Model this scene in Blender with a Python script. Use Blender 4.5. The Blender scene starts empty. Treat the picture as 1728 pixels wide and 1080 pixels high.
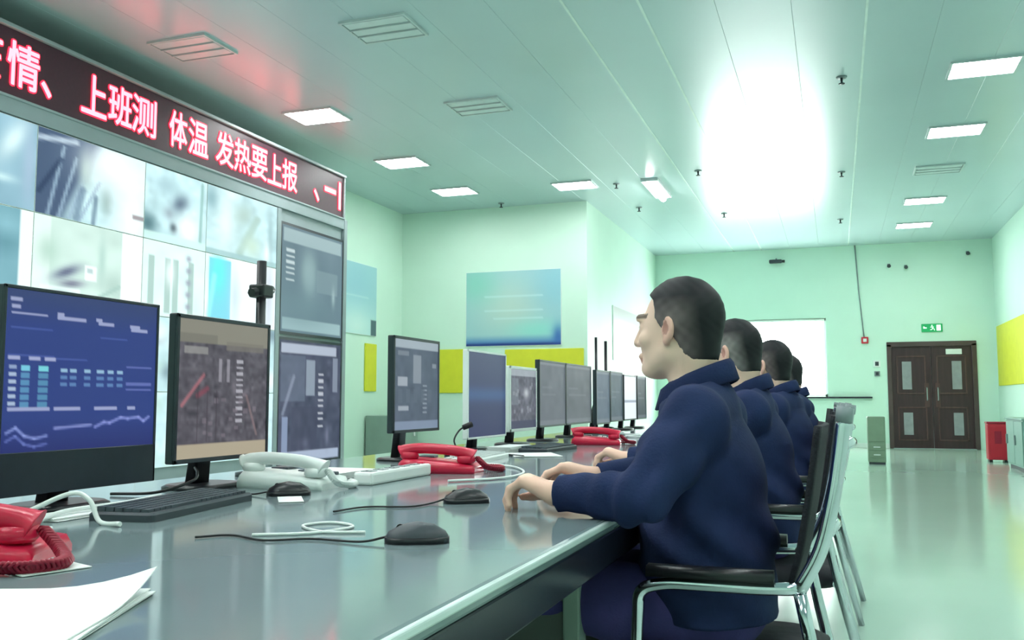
import bpy, bmesh, math, random
import numpy as np
from mathutils import Vector, Matrix

random.seed(7)
rng = np.random.default_rng(7)
PI = math.pi
scene = bpy.context.scene
COL = scene.collection

# ------------------------------------------------------------------ camera, world, exposure
cam_d = bpy.data.cameras.new('camera')
cam_d.sensor_width = 36.0
cam_d.lens = 1550.0 / 1728.0 * 36.0
cam_d.clip_start = 0.02
cam_d.clip_end = 200
cam = bpy.data.objects.new('camera', cam_d)
COL.objects.link(cam)
cam.location = (0, 0, 1.0)
cam.rotation_euler = (math.radians(90 + 4.98), 0, math.radians(19.37))
scene.camera = cam

world = bpy.data.worlds.new('world')
scene.world = world
world.use_nodes = True
world.node_tree.nodes['Background'].inputs[0].default_value = (0.75, 0.9, 0.85, 1)
world.node_tree.nodes['Background'].inputs[1].default_value = 1.0
vs = scene.view_settings
vs.view_transform = 'Standard'
vs.look = 'None'
vs.gamma = 1.0
vs.use_curve_mapping = False
vs.exposure = 0.0

TUBE_STRENGTH = 42.0        # ceiling fittings that are switched on
WINDOW_STRENGTH = 22.0       # daylight behind the far blind


# ------------------------------------------------------------------ materials
def S(r, g, b):
    def c(v):
        v /= 255.0
        return v / 12.92 if v <= 0.04045 else ((v + 0.055) / 1.055) ** 2.4
    return (c(r), c(g), c(b), 1.0)


def mat(name, col, rough=0.5, metal=0.0, var=0.06, scale=6.0, bump=0.0, bscale=40.0, coat=0.0, spec=0.5,
        emit=None, estr=0.0, stretch=None):
    m = bpy.data.materials.new(name)
    m.use_nodes = True
    nt = m.node_tree
    b = nt.nodes['Principled BSDF']
    tc = nt.nodes.new('ShaderNodeTexCoord')
    mp = nt.nodes.new('ShaderNodeMapping')
    if stretch:
        mp.inputs['Scale'].default_value = stretch
    nt.links.new(tc.outputs['Object'], mp.inputs[0])
    nz = nt.nodes.new('ShaderNodeTexNoise')
    nz.inputs['Scale'].default_value = scale
    nz.inputs['Detail'].default_value = 4
    nt.links.new(mp.outputs[0], nz.inputs['Vector'])
    rp = nt.nodes.new('ShaderNodeValToRGB')
    rp.color_ramp.elements[0].position = 0.3
    rp.color_ramp.elements[1].position = 0.7
    rp.color_ramp.elements[0].color = tuple(max(0, c * (1 - var)) for c in col[:3]) + (1,)
    rp.color_ramp.elements[1].color = tuple(min(1, c * (1 + var)) for c in col[:3]) + (1,)
    nt.links.new(nz.outputs['Fac'], rp.inputs[0])
    nt.links.new(rp.outputs[0], b.inputs['Base Color'])
    b.inputs['Roughness'].default_value = rough
    b.inputs['Metallic'].default_value = metal
    b.inputs['Specular IOR Level'].default_value = spec
    if coat:
        b.inputs['Coat Weight'].default_value = coat
        b.inputs['Coat Roughness'].default_value = 0.05
    if bump:
        n2 = nt.nodes.new('ShaderNodeTexNoise')
        n2.inputs['Scale'].default_value = bscale
        nt.links.new(mp.outputs[0], n2.inputs['Vector'])
        bp = nt.nodes.new('ShaderNodeBump')
        bp.inputs['Strength'].default_value = bump
        bp.inputs['Distance'].default_value = 0.01
        nt.links.new(n2.outputs['Fac'], bp.inputs['Height'])
        nt.links.new(bp.outputs[0], b.inputs['Normal'])
    if emit:
        b.inputs['Emission Color'].default_value = emit
        b.inputs['Emission Strength'].default_value = estr
    return m


def attr_mat(name, rough=0.5, emission=0.0, spec=0.5, basemul=1.0):
    """colour comes from the mesh attribute 'col' (screen pictures, printed posters, skin tones)"""
    m = bpy.data.materials.new(name)
    m.use_nodes = True
    nt = m.node_tree
    b = nt.nodes['Principled BSDF']
    a = nt.nodes.new('ShaderNodeAttribute')
    a.attribute_name = 'col'
    b.inputs['Roughness'].default_value = rough
    b.inputs['Specular IOR Level'].default_value = spec
    if emission:
        b.inputs['Base Color'].default_value = (0.02, 0.02, 0.022, 1)
        nt.links.new(a.outputs['Color'], b.inputs['Emission Color'])
        b.inputs['Emission Strength'].default_value = emission
    else:
        nt.links.new(a.outputs['Color'], b.inputs['Base Color'])
    return m


M = {}
M['wall'] = mat('wall_paint', S(208, 235, 219), 0.55, var=0.02, scale=1.5, bump=0.02)
M['wall_far'] = mat('wall_paint_far', S(209, 237, 223), 0.5, var=0.02, scale=1.5, bump=0.02)
M['ceiling'] = mat('ceiling_panel_enamel', S(182, 202, 206), 0.29, var=0.03, scale=0.7, spec=0.6)
M['ceil_gap'] = mat('ceiling_void', S(180, 195, 196), 0.7)
M['seam_glint'] = mat('seam_glint_white', S(225, 240, 235), 0.25)
M['floor'] = mat('polished_floor', S(182, 206, 193), 0.13, var=0.03, scale=0.8, spec=0.6)
M['white'] = mat('white_plastic', S(232, 238, 236), 0.35, var=0.03)
M['white_paint'] = mat('white_enamel', S(225, 235, 230), 0.4, var=0.03)
M['paper'] = mat('paper', S(238, 242, 240), 0.7, var=0.03, scale=20)
M['black'] = mat('black_plastic', S(22, 24, 30), 0.35, var=0.1, scale=30)
M['black_matt'] = mat('black_matt', S(16, 17, 22), 0.6, var=0.1, scale=30, bump=0.05, bscale=200)
M['dark_grey'] = mat('dark_grey_plastic', S(52, 60, 68), 0.45, var=0.06, scale=30)
M['keycap'] = mat('keycap_grey', S(66, 76, 84), 0.5, var=0.05, scale=30)
M['keycap_light'] = mat('keycap_pale', S(205, 214, 212), 0.5, var=0.04, scale=30)
M['grey'] = mat('grey_plastic', S(130, 142, 145), 0.4, var=0.05, scale=20)
M['bezel'] = mat('monitor_bezel', S(34, 42, 52), 0.3, var=0.08, scale=30)
M['casing'] = mat('video_wall_casing', S(150, 164, 168), 0.4, var=0.05, scale=3)
M['red'] = mat('red_plastic', S(200, 22, 62), 0.3, var=0.06, scale=20)
M['red_dark'] = mat('red_plastic_dark', S(150, 14, 48), 0.4, var=0.06, scale=20)
M['red_paint'] = mat('red_enamel', S(190, 30, 52), 0.35, var=0.05)
M['yellow'] = mat('yellow_panel', S(216, 214, 48), 0.5, var=0.04)
M['chrome'] = mat('chrome', S(215, 220, 228), 0.12, metal=1.0, var=0.02)
M['steel'] = mat('brushed_steel', S(170, 175, 180), 0.3, metal=1.0, var=0.05, scale=40)
M['desk_top'] = mat('desk_glass', S(122, 138, 142), 0.1, var=0.04, scale=2, spec=0.5, coat=0.0)
M['desk_edge'] = mat('desk_edge', S(30, 34, 46), 0.25, var=0.06)
M['desk_highlight'] = mat('desk_edge_highlight', S(205, 222, 220), 0.2, var=0.03)
M['desk_panel'] = mat('desk_panel', S(92, 98, 96), 0.45, var=0.06)
M['wood'] = mat('door_wood', S(58, 34, 40), 0.35, var=0.25, scale=3, stretch=(6, 6, 0.6))
M['wood_light'] = mat('door_wood_inlay', S(86, 58, 58), 0.35, var=0.2, scale=3, stretch=(6, 6, 0.6))
M['door_glass'] = mat('door_glass', S(150, 150, 156), 0.12, var=0.1, scale=8)
M['door_frame'] = mat('door_frame_wood', S(78, 60, 60), 0.4, var=0.15, scale=4)
M['teal_cab'] = mat('teal_enamel', S(130, 168, 158), 0.4, var=0.04)
M['olive'] = mat('olive_enamel', S(128, 150, 128), 0.45, var=0.05)
M['box_grey'] = mat('pale_grey_box', S(140, 160, 150), 0.45, var=0.05)
M['shirt'] = mat('navy_cloth', S(33, 45, 82), 0.85, var=0.12, scale=14, bump=0.12, bscale=160, spec=0.2)
M['trousers'] = mat('navy_violet_cloth', S(74, 68, 122), 0.85, var=0.1, scale=14, bump=0.12, bscale=160, spec=0.2)
M['shoe'] = mat('black_leather', S(20, 20, 22), 0.35)
M['mesh_back'] = mat('black_mesh_fabric', S(20, 23, 34), 0.8, var=0.3, scale=90, bump=0.4, bscale=220)
M['cushion'] = mat('black_cushion', S(24, 26, 36), 0.75, var=0.1, scale=30, bump=0.1)
M['bagplastic'] = mat('clear_grey_plastic_wrap', S(150, 155, 175), 0.2, var=0.3, scale=25, bump=0.6, bscale=35)
M['lamp_on'] = mat('lit_tube', (1, 1, 1, 1), 0.4, emit=(0.97, 1.0, 0.985, 1), estr=TUBE_STRENGTH)
M['lamp_off'] = mat('unlit_tube', S(200, 215, 215), 0.3)
M['reflector'] = mat('lamp_reflector', S(190, 205, 205), 0.3, var=0.03)
M['blind'] = mat('daylit_blind', (0.9, 0.95, 0.95, 1), 0.6, emit=(0.93, 1.0, 0.98, 1), estr=WINDOW_STRENGTH)
M['led_red_glow'] = mat('led_red_glow', (0.4, 0.0, 0.02, 1), 0.5, emit=(1.0, 0.012, 0.035, 1), estr=4.5)
M['led_pink'] = mat('led_text', (0.4, 0.1, 0.1, 1), 0.5, emit=(1.0, 0.15, 0.18, 1), estr=5.0)
M['led_board'] = mat('led_board', S(70, 34, 50), 0.45, var=0.1, scale=30)
M['exit_green'] = mat('exit_green', S(20, 140, 80), 0.4, emit=S(30, 160, 95), estr=0.5)
M['exit_white'] = mat('exit_white', S(230, 250, 235), 0.4, emit=S(220, 255, 230), estr=0.8)
M['cable_white'] = mat('white_cable', S(228, 234, 232), 0.45)
M['cable_black'] = mat('black_cable', S(24, 26, 30), 0.5)
M['screen'] = attr_mat('screen_picture', 0.45, emission=1.0, spec=0.15)
M['screen_wall'] = attr_mat('video_wall_picture', 0.45, emission=1.15, spec=0.15)
M['print'] = attr_mat('printed_panel', 0.35)
M['skin'] = attr_mat('skin', 0.5, spec=0.35)
M['hair'] = attr_mat('hair', 0.6, spec=0.3)


# ------------------------------------------------------------------ object helpers
def obj(name, me, m=None, parent=None, smooth=False):
    if isinstance(me, bmesh.types.BMesh):
        bm = me
        me = bpy.data.meshes.new(name)
        bm.to_mesh(me)
        bm.free()
    if m is not None:
        me.materials.clear()
        me.materials.append(M[m] if isinstance(m, str) else m)
    if smooth:
        me.polygons.foreach_set('use_smooth', [True] * len(me.polygons))
    o = bpy.data.objects.new(name, me)
    COL.objects.link(o)
    if parent is not None:
        o.parent = parent
    return o


def tag(o, label, cat, group=None):
    o['label'] = label
    o['category'] = cat
    if group:
        o['group'] = group
    return o


def thing(name, label, cat, loc=(0, 0, 0), rz=0.0, group=None):
    o = bpy.data.objects.new(name, None)
    COL.objects.link(o)
    o.empty_display_size = 0.05
    o.location = loc
    o.rotation_euler = (0, 0, rz)
    return tag(o, label, cat, group)


def struct(name, bm, m, label=None):
    o = obj(name, bm, m)
    o['kind'] = 'structure'
    if label:
        o['label'] = label
    return o


def copy_tree(o, parent=None):
    c = o.copy()
    COL.objects.link(c)
    c.parent = parent
    for ch in list(o.children):
        copy_tree(ch, c)
    return c


def NB():
    return bmesh.new()


def box(bm, x0, x1, y0, y1, z0, z1, bev=0.0, seg=2, mtx=None):
    r = bmesh.ops.create_cube(bm, size=1.0)
    vs_ = r['verts']
    for v in vs_:
        v.co = Vector(((x0 + x1) / 2 + v.co.x * (x1 - x0), (y0 + y1) / 2 + v.co.y * (y1 - y0), (z0 + z1) / 2 + v.co.z * (z1 - z0)))
    if bev > 0:
        es = list({e for v in vs_ for e in v.link_edges})
        rr = bmesh.ops.bevel(bm, geom=es, offset=bev, segments=seg, affect='EDGES', profile=0.5)
        vs_ = [v for v in rr['verts']] + [v for v in vs_ if v.is_valid]
        vs_ = list(set(vs_))
    if mtx is not None:
        for v in vs_:
            v.co = mtx @ v.co
    return bm


def bx(*a, **k):
    return box(NB(), *a, **k)


def smooth_path(pts, n=8, closed=False):
    """Catmull-Rom through the points"""
    P = [np.array(p, float) for p in pts]
    out = []
    N = len(P)
    rngi = range(N if closed else N - 1)
    for i in rngi:
        if closed:
            p0, p1, p2, p3 = P[(i - 1) % N], P[i], P[(i + 1) % N], P[(i + 2) % N]
        else:
            p0 = P[i - 1] if i > 0 else 2 * P[0] - P[1]
            p1, p2 = P[i], P[i + 1]
            p3 = P[i + 2] if i + 2 < N else 2 * P[-1] - P[-2]
        for k in range(n):
            t = k / n
            out.append(0.5 * ((2 * p1) + (-p0 + p2) * t + (2 * p0 - 5 * p1 + 4 * p2 - p3) * t * t + (-p0 + 3 * p1 - 3 * p2 + p3) * t ** 3))
    if not closed:
        out.append(P[-1])
    return out


def fillet(pts, r=0.04, n=5):
    """polyline with rounded corners"""
    P = [Vector(p) for p in pts]
    out = [P[0]]
    for i in range(1, len(P) - 1):
        a, b, c = P[i - 1], P[i], P[i + 1]
        u = (a - b)
        v = (c - b)
        rr = min(r, u.length * 0.45, v.length * 0.45)
        s = b + u.normalized() * rr
        e = b + v.normalized() * rr
        for k in range(n + 1):
            t = k / n
            out.append((1 - t) ** 2 * s + 2 * t * (1 - t) * b + t * t * e)
    out.append(P[-1])
    return [tuple(p) for p in out]


def tube(bm, pts, r, seg=10, flat=None):
    """swept round tube; r scalar or list"""
    P = [Vector(p) for p in pts]
    n = len(P)
    R_ = [r] * n if not hasattr(r, '__len__') else list(r)
    rings = []
    T0 = (P[1] - P[0]).normalized()
    up = Vector((0, 0, 1)) if abs(T0.z) < 0.9 else Vector((1, 0, 0))
    u = (up - T0 * up.dot(T0)).normalized()
    for i in range(n):
        T = (P[min(i + 1, n - 1)] - P[max(i - 1, 0)]).normalized()
        u = (u - T * u.dot(T))
        if u.length < 1e-6:
            u = T.orthogonal()
        u.normalize()
        w = T.cross(u)
        ring = []
        for k in range(seg):
            a = 2 * PI * k / seg
            fu, fw = (1, 1) if not flat else flat
            ring.append(bm.verts.new(P[i] + (u * math.cos(a) * fu + w * math.sin(a) * fw) * R_[i]))
        rings.append(ring)
    for i in range(n - 1):
        for k in range(seg):
            f = bm.faces.new((rings[i][k], rings[i][(k + 1) % seg], rings[i + 1][(k + 1) % seg], rings[i + 1][k]))
            f.smooth = True
    bm.faces.new(list(reversed(rings[0])))
    bm.faces.new(rings[-1])
    return bm


def tb(*a, **k):
    return tube(NB(), *a, **k)


def loft(bm, rings, cap=True, smooth=True, closed=True):
    vr = [[bm.verts.new(Vector(p)) for p in ring] for ring in rings]
    n = len(vr[0])
    for i in range(len(vr) - 1):
        for k in range(n if closed else n - 1):
            f = bm.faces.new((vr[i][k], vr[i][(k + 1) % n], vr[i + 1][(k + 1) % n], vr[i + 1][k]))
            f.smooth = smooth
    if cap and closed:
        bm.faces.new(list(reversed(vr[0])))
        bm.faces.new(vr[-1])
    bmesh.ops.recalc_face_normals(bm, faces=bm.faces)
    return bm


def lathe(bm, prof, seg=20, c=(0, 0, 0)):
    rings = [[(c[0] + r * math.cos(2 * PI * k / seg), c[1] + r * math.sin(2 * PI * k / seg), c[2] + z) for k in range(seg)] for r, z in prof]
    return loft(bm, rings)


def rrect(w, d, r, z, n=5, cx=0, cy=0):
    """rounded rectangle ring"""
    out = []
    r = min(r, w / 2 - 1e-4, d / 2 - 1e-4)
    for (sx, sy, a0) in ((1, 1, 0), (-1, 1, PI / 2), (-1, -1, PI), (1, -1, 1.5 * PI)):
        for k in range(n + 1):
            a = a0 + PI / 2 * k / n
            out.append((cx + sx * (w / 2 - r) + r * math.cos(a), cy + sy * (d / 2 - r) + r * math.sin(a), z))
    return out


def xf(bm, mtx):
    bmesh.ops.transform(bm, matrix=mtx, verts=bm.verts)
    return bm


# ------------------------------------------------------------------ pictures for screens and prints
class Canvas:
    def __init__(s, w, h, bg):
        s.w, s.h = w, h
        s.a = np.ones((h, w, 3)) * np.array(bg, float)
        s.yy, s.xx = np.mgrid[0:h, 0:w]
        s.u = s.xx / (w - 1)
        s.v = s.yy / (h - 1)          # v = 0 top

    def mix(s, mask, c, al=1.0):
        m = (np.clip(mask, 0, 1) * al)[..., None]
        s.a = s.a * (1 - m) + np.array(c, float) * m
        return s

    def rect(s, x0, y0, x1, y1, c, al=1.0):
        return s.mix(((s.u >= x0) & (s.u <= x1) & (s.v >= y0) & (s.v <= y1)).astype(float), c, al)

    def line(s, x0, y0, x1, y1, wd, c, al=1.0):
        px, py = s.u - x0, s.v - y0
        dx, dy = x1 - x0, y1 - y0
        t = np.clip((px * dx + py * dy) / (dx * dx + dy * dy + 1e-9), 0, 1)
        d = np.hypot(px - t * dx, py - t * dy)
        return s.mix(np.clip(1.5 - d / wd, 0, 1), c, al)

    def blob(s, x, y, rx, ry, c, al=1.0, rot=0.0):
        dx, dy = s.u - x, s.v - y
        cx = dx * math.cos(rot) + dy * math.sin(rot)
        cy = -dx * math.sin(rot) + dy * math.cos(rot)
        d = (cx / rx) ** 2 + (cy / ry) ** 2
        return s.mix(np.exp(-d * 1.2), c, al)

    def noise(s, amp, n=8):
        g = rng.normal(size=(n, n, 1))
        ys = np.linspace(0, n - 1.001, s.h)
        xs = np.linspace(0, n - 1.001, s.w)
        y0 = ys.astype(int)
        x0 = xs.astype(int)
        fy = (ys - y0)[:, None, None]
        fx = (xs - x0)[None, :, None]
        A = g[y0][:, x0] * (1 - fx) + g[y0][:, x0 + 1] * fx
        B = g[y0 + 1][:, x0] * (1 - fx) + g[y0 + 1][:, x0 + 1] * fx
        s.a = s.a + (A * (1 - fy) + B * fy) * amp
        return s

    def lin(s):
        a = np.clip(s.a, 0, 255) / 255.0
        return np.where(a <= 0.04045, a / 12.92, ((a + 0.055) / 1.055) ** 2.4)


def picture_mesh(name, cv, o, ux, uy):
    """grid mesh; o = top-left corner, ux = vector to the right edge, uy = vector to the bottom edge"""
    h, w = cv.h, cv.w
    o, ux, uy = (np.array(q, float) for q in (o, ux, uy))
    V = o + cv.u[..., None] * ux + cv.v[..., None] * uy
    idx = np.arange(h * w).reshape(h, w)
    F = np.stack([idx[:-1, :-1], idx[1:, :-1], idx[1:, 1:], idx[:-1, 1:]], -1).reshape(-1, 4)
    me = bpy.data.meshes.new(name)
    me.vertices.add(h * w)
    me.vertices.foreach_set('co', V.reshape(-1))
    me.loops.add(F.size)
    me.loops.foreach_set('vertex_index', F.reshape(-1).astype(np.int32))
    me.polygons.add(len(F))
    me.polygons.foreach_set('loop_start', np.arange(0, F.size, 4, dtype=np.int32))
    me.update(calc_edges=True)
    at = me.attributes.new('col', 'FLOAT_COLOR', 'POINT')
    c = np.ones((h * w, 4))
    c[:, :3] = cv.lin().reshape(-1, 3)
    at.data.foreach_set('color', c.reshape(-1))
    return me


# ------------------------------------------------------------------ signed-distance figures
def smin(a, b, k):
    h = np.clip(0.5 + 0.5 * (b - a) / k, 0, 1)
    return b * (1 - h) + a * h - k * h * (1 - h)


class SDF:
    """list of primitives, each culled to the points near it"""
    def __init__(s):
        s.p = []

    def cone(s, a, b, ra, rb, k=0.02, sc=(1, 1, 1)):
        s.p.append(('c', np.array(a, float), np.array(b, float), ra, rb, k, np.array(sc, float)))
        return s

    def ell(s, c, r, k=0.02, op='add', rot=None):
        s.p.append(('e', np.array(c, float), np.array(r, float), op, k, rot))
        return s

    def chain(s, pts, rads, k=0.02, sc=(1, 1, 1)):
        for i in range(len(pts) - 1):
            s.cone(pts[i], pts[i + 1], rads[i], rads[i + 1], k, sc)
        return s

    def __call__(s, P):
        d = np.full(len(P), 0.5)
        for q in s.p:
            if q[0] == 'c':
                _, a, b, ra, rb, k, sc = q
                ms = sc.min()
                mid = (a + b) / 2
                R_ = np.linalg.norm(b - a) / 2 + max(ra, rb) / ms + 0.09
                m = np.einsum('ij,ij->i', P - mid, P - mid) < R_ * R_
                if not m.any():
                    continue
                p = (P[m] - a) * sc
                ab = (b - a) * sc
                t = np.clip(p @ ab / max(ab @ ab, 1e-12), 0, 1)
                dd = np.linalg.norm(p - t[:, None] * ab, axis=1) - (ra + (rb - ra) * t)
                d[m] = smin(d[m], dd, k)
            else:
                _, c, r, op, k, rot = q
                R_ = r.max() + 0.09
                m = np.einsum('ij,ij->i', P - c, P - c) < R_ * R_
                if not m.any():
                    continue
                p = P[m] - c
                if rot is not None:
                    p = p @ rot
                k0 = np.linalg.norm(p / r, axis=1)
                k1 = np.linalg.norm(p / (r * r), axis=1) + 1e-9
                dd = k0 * (k0 - 1) / k1
                if op == 'add':
                    d[m] = smin(d[m], dd, k)
                else:
                    d[m] = -smin(-d[m], dd, k)
        return d


def nets(f, lo, hi, h, nb=8):
    """sparse surface nets -> (verts, quads)"""
    lo = np.array(lo, float)
    hi = np.array(hi, float)
    bs = h * nb
    nbk = np.ceil((hi - lo) / bs).astype(int)
    B = np.stack(np.meshgrid(*[np.arange(n) for n in nbk], indexing='ij'), -1).reshape(-1, 3)
    d = f(lo + (B + 0.5) * bs)
    B = B[np.abs(d) < bs * 1.25 + 0.004]
    off = np.stack(np.meshgrid(*[np.arange(nb + 1)] * 3, indexing='ij'), -1).reshape(-1, 3)
    V = np.empty((len(B), nb + 1, nb + 1, nb + 1), np.float32)
    st = 400
    for i in range(0, len(B), st):
        b = B[i:i + st]
        P = lo + ((b[:, None, :] * nb + off[None]) * h).reshape(-1, 3)
        V[i:i + st] = f(P).reshape(len(b), nb + 1, nb + 1, nb + 1)
    cor = [(i, j, k) for i in (0, 1) for j in (0, 1) for k in (0, 1)]
    C = np.stack([V[:, i:i + nb, j:j + nb, k:k + nb] for i, j, k in cor], -1)
    ins = C < 0
    act = ins.any(-1) & ~ins.all(-1)
    ai = np.argwhere(act)
    c = C[act].astype(float)
    G = B[ai[:, 0]] * nb + ai[:, 1:]
    acc = np.zeros((len(G), 3))
    cnt = np.zeros(len(G))
    for a in range(8):
        for b in range(a + 1, 8):
            df = np.array(cor[b]) - np.array(cor[a])
            if abs(df).sum() != 1:
                continue
            m = (c[:, a] < 0) != (c[:, b] < 0)
            t = c[m, a] / (c[m, a] - c[m, b])
            acc[m] += np.array(cor[a]) + t[:, None] * df
            cnt[m] += 1
    verts = lo + (G + acc / cnt[:, None]) * h
    K = 4096
    key = (G[:, 0] + 1) * K * K + (G[:, 1] + 1) * K + G[:, 2] + 1
    order = np.argsort(key)
    sk = key[order]
    quads = []
    for ax in range(3):
        e = [(0, 0, 0)]
        ci = cor.index(tuple(1 if q == ax else 0 for q in range(3)))
        m = (c[:, 0] < 0) != (c[:, ci] < 0)
        flip = c[m, 0] < 0
        g = key[m]
        s1, s2 = [(K * K, K, 1)[q] for q in range(3) if q != ax]
        if ax == 1:
            s1, s2 = s2, s1
        ids = []
        ok = np.ones(len(g), bool)
        for kk in (g, g - s1, g - s1 - s2, g - s2):
            pos = np.searchsorted(sk, kk)
            pos = np.minimum(pos, len(sk) - 1)
            ok &= sk[pos] == kk
            ids.append(order[pos])
        q = np.stack(ids, -1)
        q[~flip] = q[~flip][:, ::-1]
        quads.append(q[ok])
    return verts, np.concatenate(quads)


def np_mesh(name, V, Q, col=None):
    me = bpy.data.meshes.new(name)
    me.vertices.add(len(V))
    me.vertices.foreach_set('co', np.ascontiguousarray(V, dtype=np.float32).reshape(-1))
    me.loops.add(Q.size)
    me.loops.foreach_set('vertex_index', Q.reshape(-1).astype(np.int32))
    me.polygons.add(len(Q))
    me.polygons.foreach_set('loop_start', np.arange(0, Q.size, 4, dtype=np.int32))
    me.update(calc_edges=True)
    me.polygons.foreach_set('use_smooth', [True] * len(me.polygons))
    if col is not None:
        a = me.attributes.new('col', 'FLOAT_COLOR', 'POINT')
        cc = np.ones((len(V), 4))
        cc[:, :3] = col
        a.data.foreach_set('color', cc.reshape(-1))
    return me

# ================================================================== the room
XL, XR, YB, YF, ZC = -7.2, 3.1, -3.2, 20.8, 4.3
XP, YP = -3.82, 14.6            # projecting corner of the rear wall block

struct('floor', bx(XL - .1, XR + .1, YB - .1, YF + .1, -0.1, 0), 'floor')
ceil = struct('ceiling', bx(XL - .1, XR + .1, YB - .1, YF + .1, ZC + 0.03, ZC + 0.13), 'ceil_gap')
x = -2.06 - 0.6 * 9
while x < XR:
    a, b = max(x + 0.001, XL), min(x + 0.599, XR)
    obj('ceiling_panel', bx(a, b, YB, YF, ZC, ZC + 0.03, bev=0.0012, seg=1), 'ceiling', ceil)
    x += 0.6
for sx in (-2.06, -1.46, 0.34):
    obj('ceiling_seam_glint', bx(sx - 0.011, sx + 0.011, YB, YF, ZC - 0.004, ZC + 0.01), 'seam_glint', ceil)  # white strips imitate bright reflections along the panel seams

struct('wall_left', bx(XL - .15, XL, YB - .1, YP, 0, ZC), 'wall')
struct('wall_rear', bx(XL - .15, XP, YP, YF, 0, ZC), 'wall')
struct('wall_right', bx(XR, XR + .15, YB - .1, YF + .1, 0, ZC), 'wall_far')
struct('wall_back', bx(XL - .15, XR + .15, YB - .15, YB, 0, ZC), 'wall')
# far wall with a real opening for the window and the door
WX0, WX1, WZ0, WZ1 = -2.62, -0.16, 1.07, 2.76
DX0, DX1, DZ1 = 1.10, 2.66, 2.14
bm = NB()
for a, b, z0, z1 in ((XP, WX0, 0, ZC), (WX0, WX1, 0, WZ0), (WX0, WX1, WZ1, ZC), (WX1, DX0, 0, ZC), (DX0, DX1, DZ1, ZC), (DX1, XR, 0, ZC)):
    box(bm, a, b, YF, YF + .2, z0, z1)
struct('wall_far', bm, 'wall_far')
struct('wall_beyond', bx(XP - .2, XR + .2, YF + .45, YF + .55, -0.1, ZC), 'ceil_gap')

# window with daylit blind
w = bpy.data.objects.new('window_1', None)
COL.objects.link(w)
w['kind'] = 'structure'
bm = NB()
for a, b, z0, z1 in ((WX0, WX1, WZ1 - .05, WZ1), (WX0, WX1, WZ0, WZ0 + .05), (WX0, WX0 + .05, WZ0, WZ1), (WX1 - .05, WX1, WZ0, WZ1)):
    box(bm, a, b, YF + .06, YF + .12, z0, z1)
obj('window_frame', bm, 'white_paint', w)
obj('window_blind', bx(WX0 + .03, WX1 - .03, YF + .10, YF + .105, WZ0 + .03, WZ1 - .03), 'blind', w)
obj('blind_roller', tb([(WX0 + .03, YF + .04, WZ1 - .04), (WX1 - .03, YF + .04, WZ1 - .04)], 0.03), 'white_paint', w)
struct('trim_1', bx(WX0 - .1, 0.72, YF - .09, YF, WZ0 - .035, WZ0, bev=.005), 'desk_edge')       # dark sill under the blind

# skirting
for n, args in (('baseboard_left', (XL, XL + .015, YB, YP, 0, .1)), ('baseboard_rear', (XL, XP, YP - .015, YP, 0, .1)),
                ('baseboard_side', (XP, XP + .015, YP, YF, 0, .1)), ('baseboard_right', (XR - .015, XR, YB, YF, 0, .1)),
                ('baseboard_far', (XP, DX0 - .08, YF - .015, YF, 0, .1))):
    struct(n, bx(*args, bev=.003, seg=1), 'white_paint')

# double door
d = bpy.data.objects.new('door_1', None)
COL.objects.link(d)
d['kind'] = 'structure'
bm = NB()
box(bm, DX0 - .07, DX0 + .02, YF - .03, YF + .12, 0, DZ1 + .02, bev=.006, seg=1)
box(bm, DX1 - .02, DX1 + .07, YF - .03, YF + .12, 0, DZ1 + .02, bev=.006, seg=1)
box(bm, DX0 - .07, DX1 + .07, YF - .03, YF + .12, DZ1 - .03, DZ1 + .07, bev=.006, seg=1)
obj('door_frame', bm, 'door_frame', d)
xm = (DX0 + DX1) / 2
for k, (a, b) in enumerate(((DX0 + .02, xm - .004), (xm + .004, DX1 - .02))):
    y0 = YF + .03
    leaf = obj('door_leaf', bx(a, b, y0, y0 + .045, .01, DZ1 - .03), 'wood', d)
    ww = b - a
    for (u0, u1, z0, z1, m) in ((.26, .50, 1.22, 1.80, 'door_glass'), (.26, .50, .28, .74, 'door_glass')):
        if k:
            u0, u1 = 1 - u1, 1 - u0
        obj('door_pane', bx(a + ww * u0, a + ww * u1, y0 - .006, y0, z0, z1, bev=.003, seg=1), m, leaf)
    for (u0, u1, z0, z1) in ((.12, .86, 1.12, 1.92), (.12, .86, .16, .86)):
        bm = NB()
        for q in ((u0, u0 + .035, z0, z1), (u1 - .035, u1, z0, z1), (u0, u1, z0, z0 + .03), (u0, u1, z1 - .03, z1)):
            box(bm, a + ww * q[0], a + ww * q[1], y0 - .014, y0, q[2], q[3], bev=.003, seg=1)
        obj('door_moulding', bm, 'wood_light', leaf)
    hx = b - .10 if k == 0 else a + .10
    obj('push_plate', bx(hx - .045, hx + .045, y0 - .008, y0, .85, 1.35, bev=.003, seg=1), 'wood_light', leaf)
    obj('handle', tb(fillet([(hx, y0, 1.0), (hx, y0 - .06, 1.0), (hx, y0 - .06, 1.25), (hx, y0, 1.25)], .02), .012), 'steel', leaf)
obj('door_notice', bx(xm + .28, xm + .58, YF + .018, YF + .03, 1.94, 2.05, bev=.003, seg=1), 'white', d)
obj('threshold', bx(DX0, DX1, YF - .03, YF + .12, 0, .012), 'steel', d)

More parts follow.
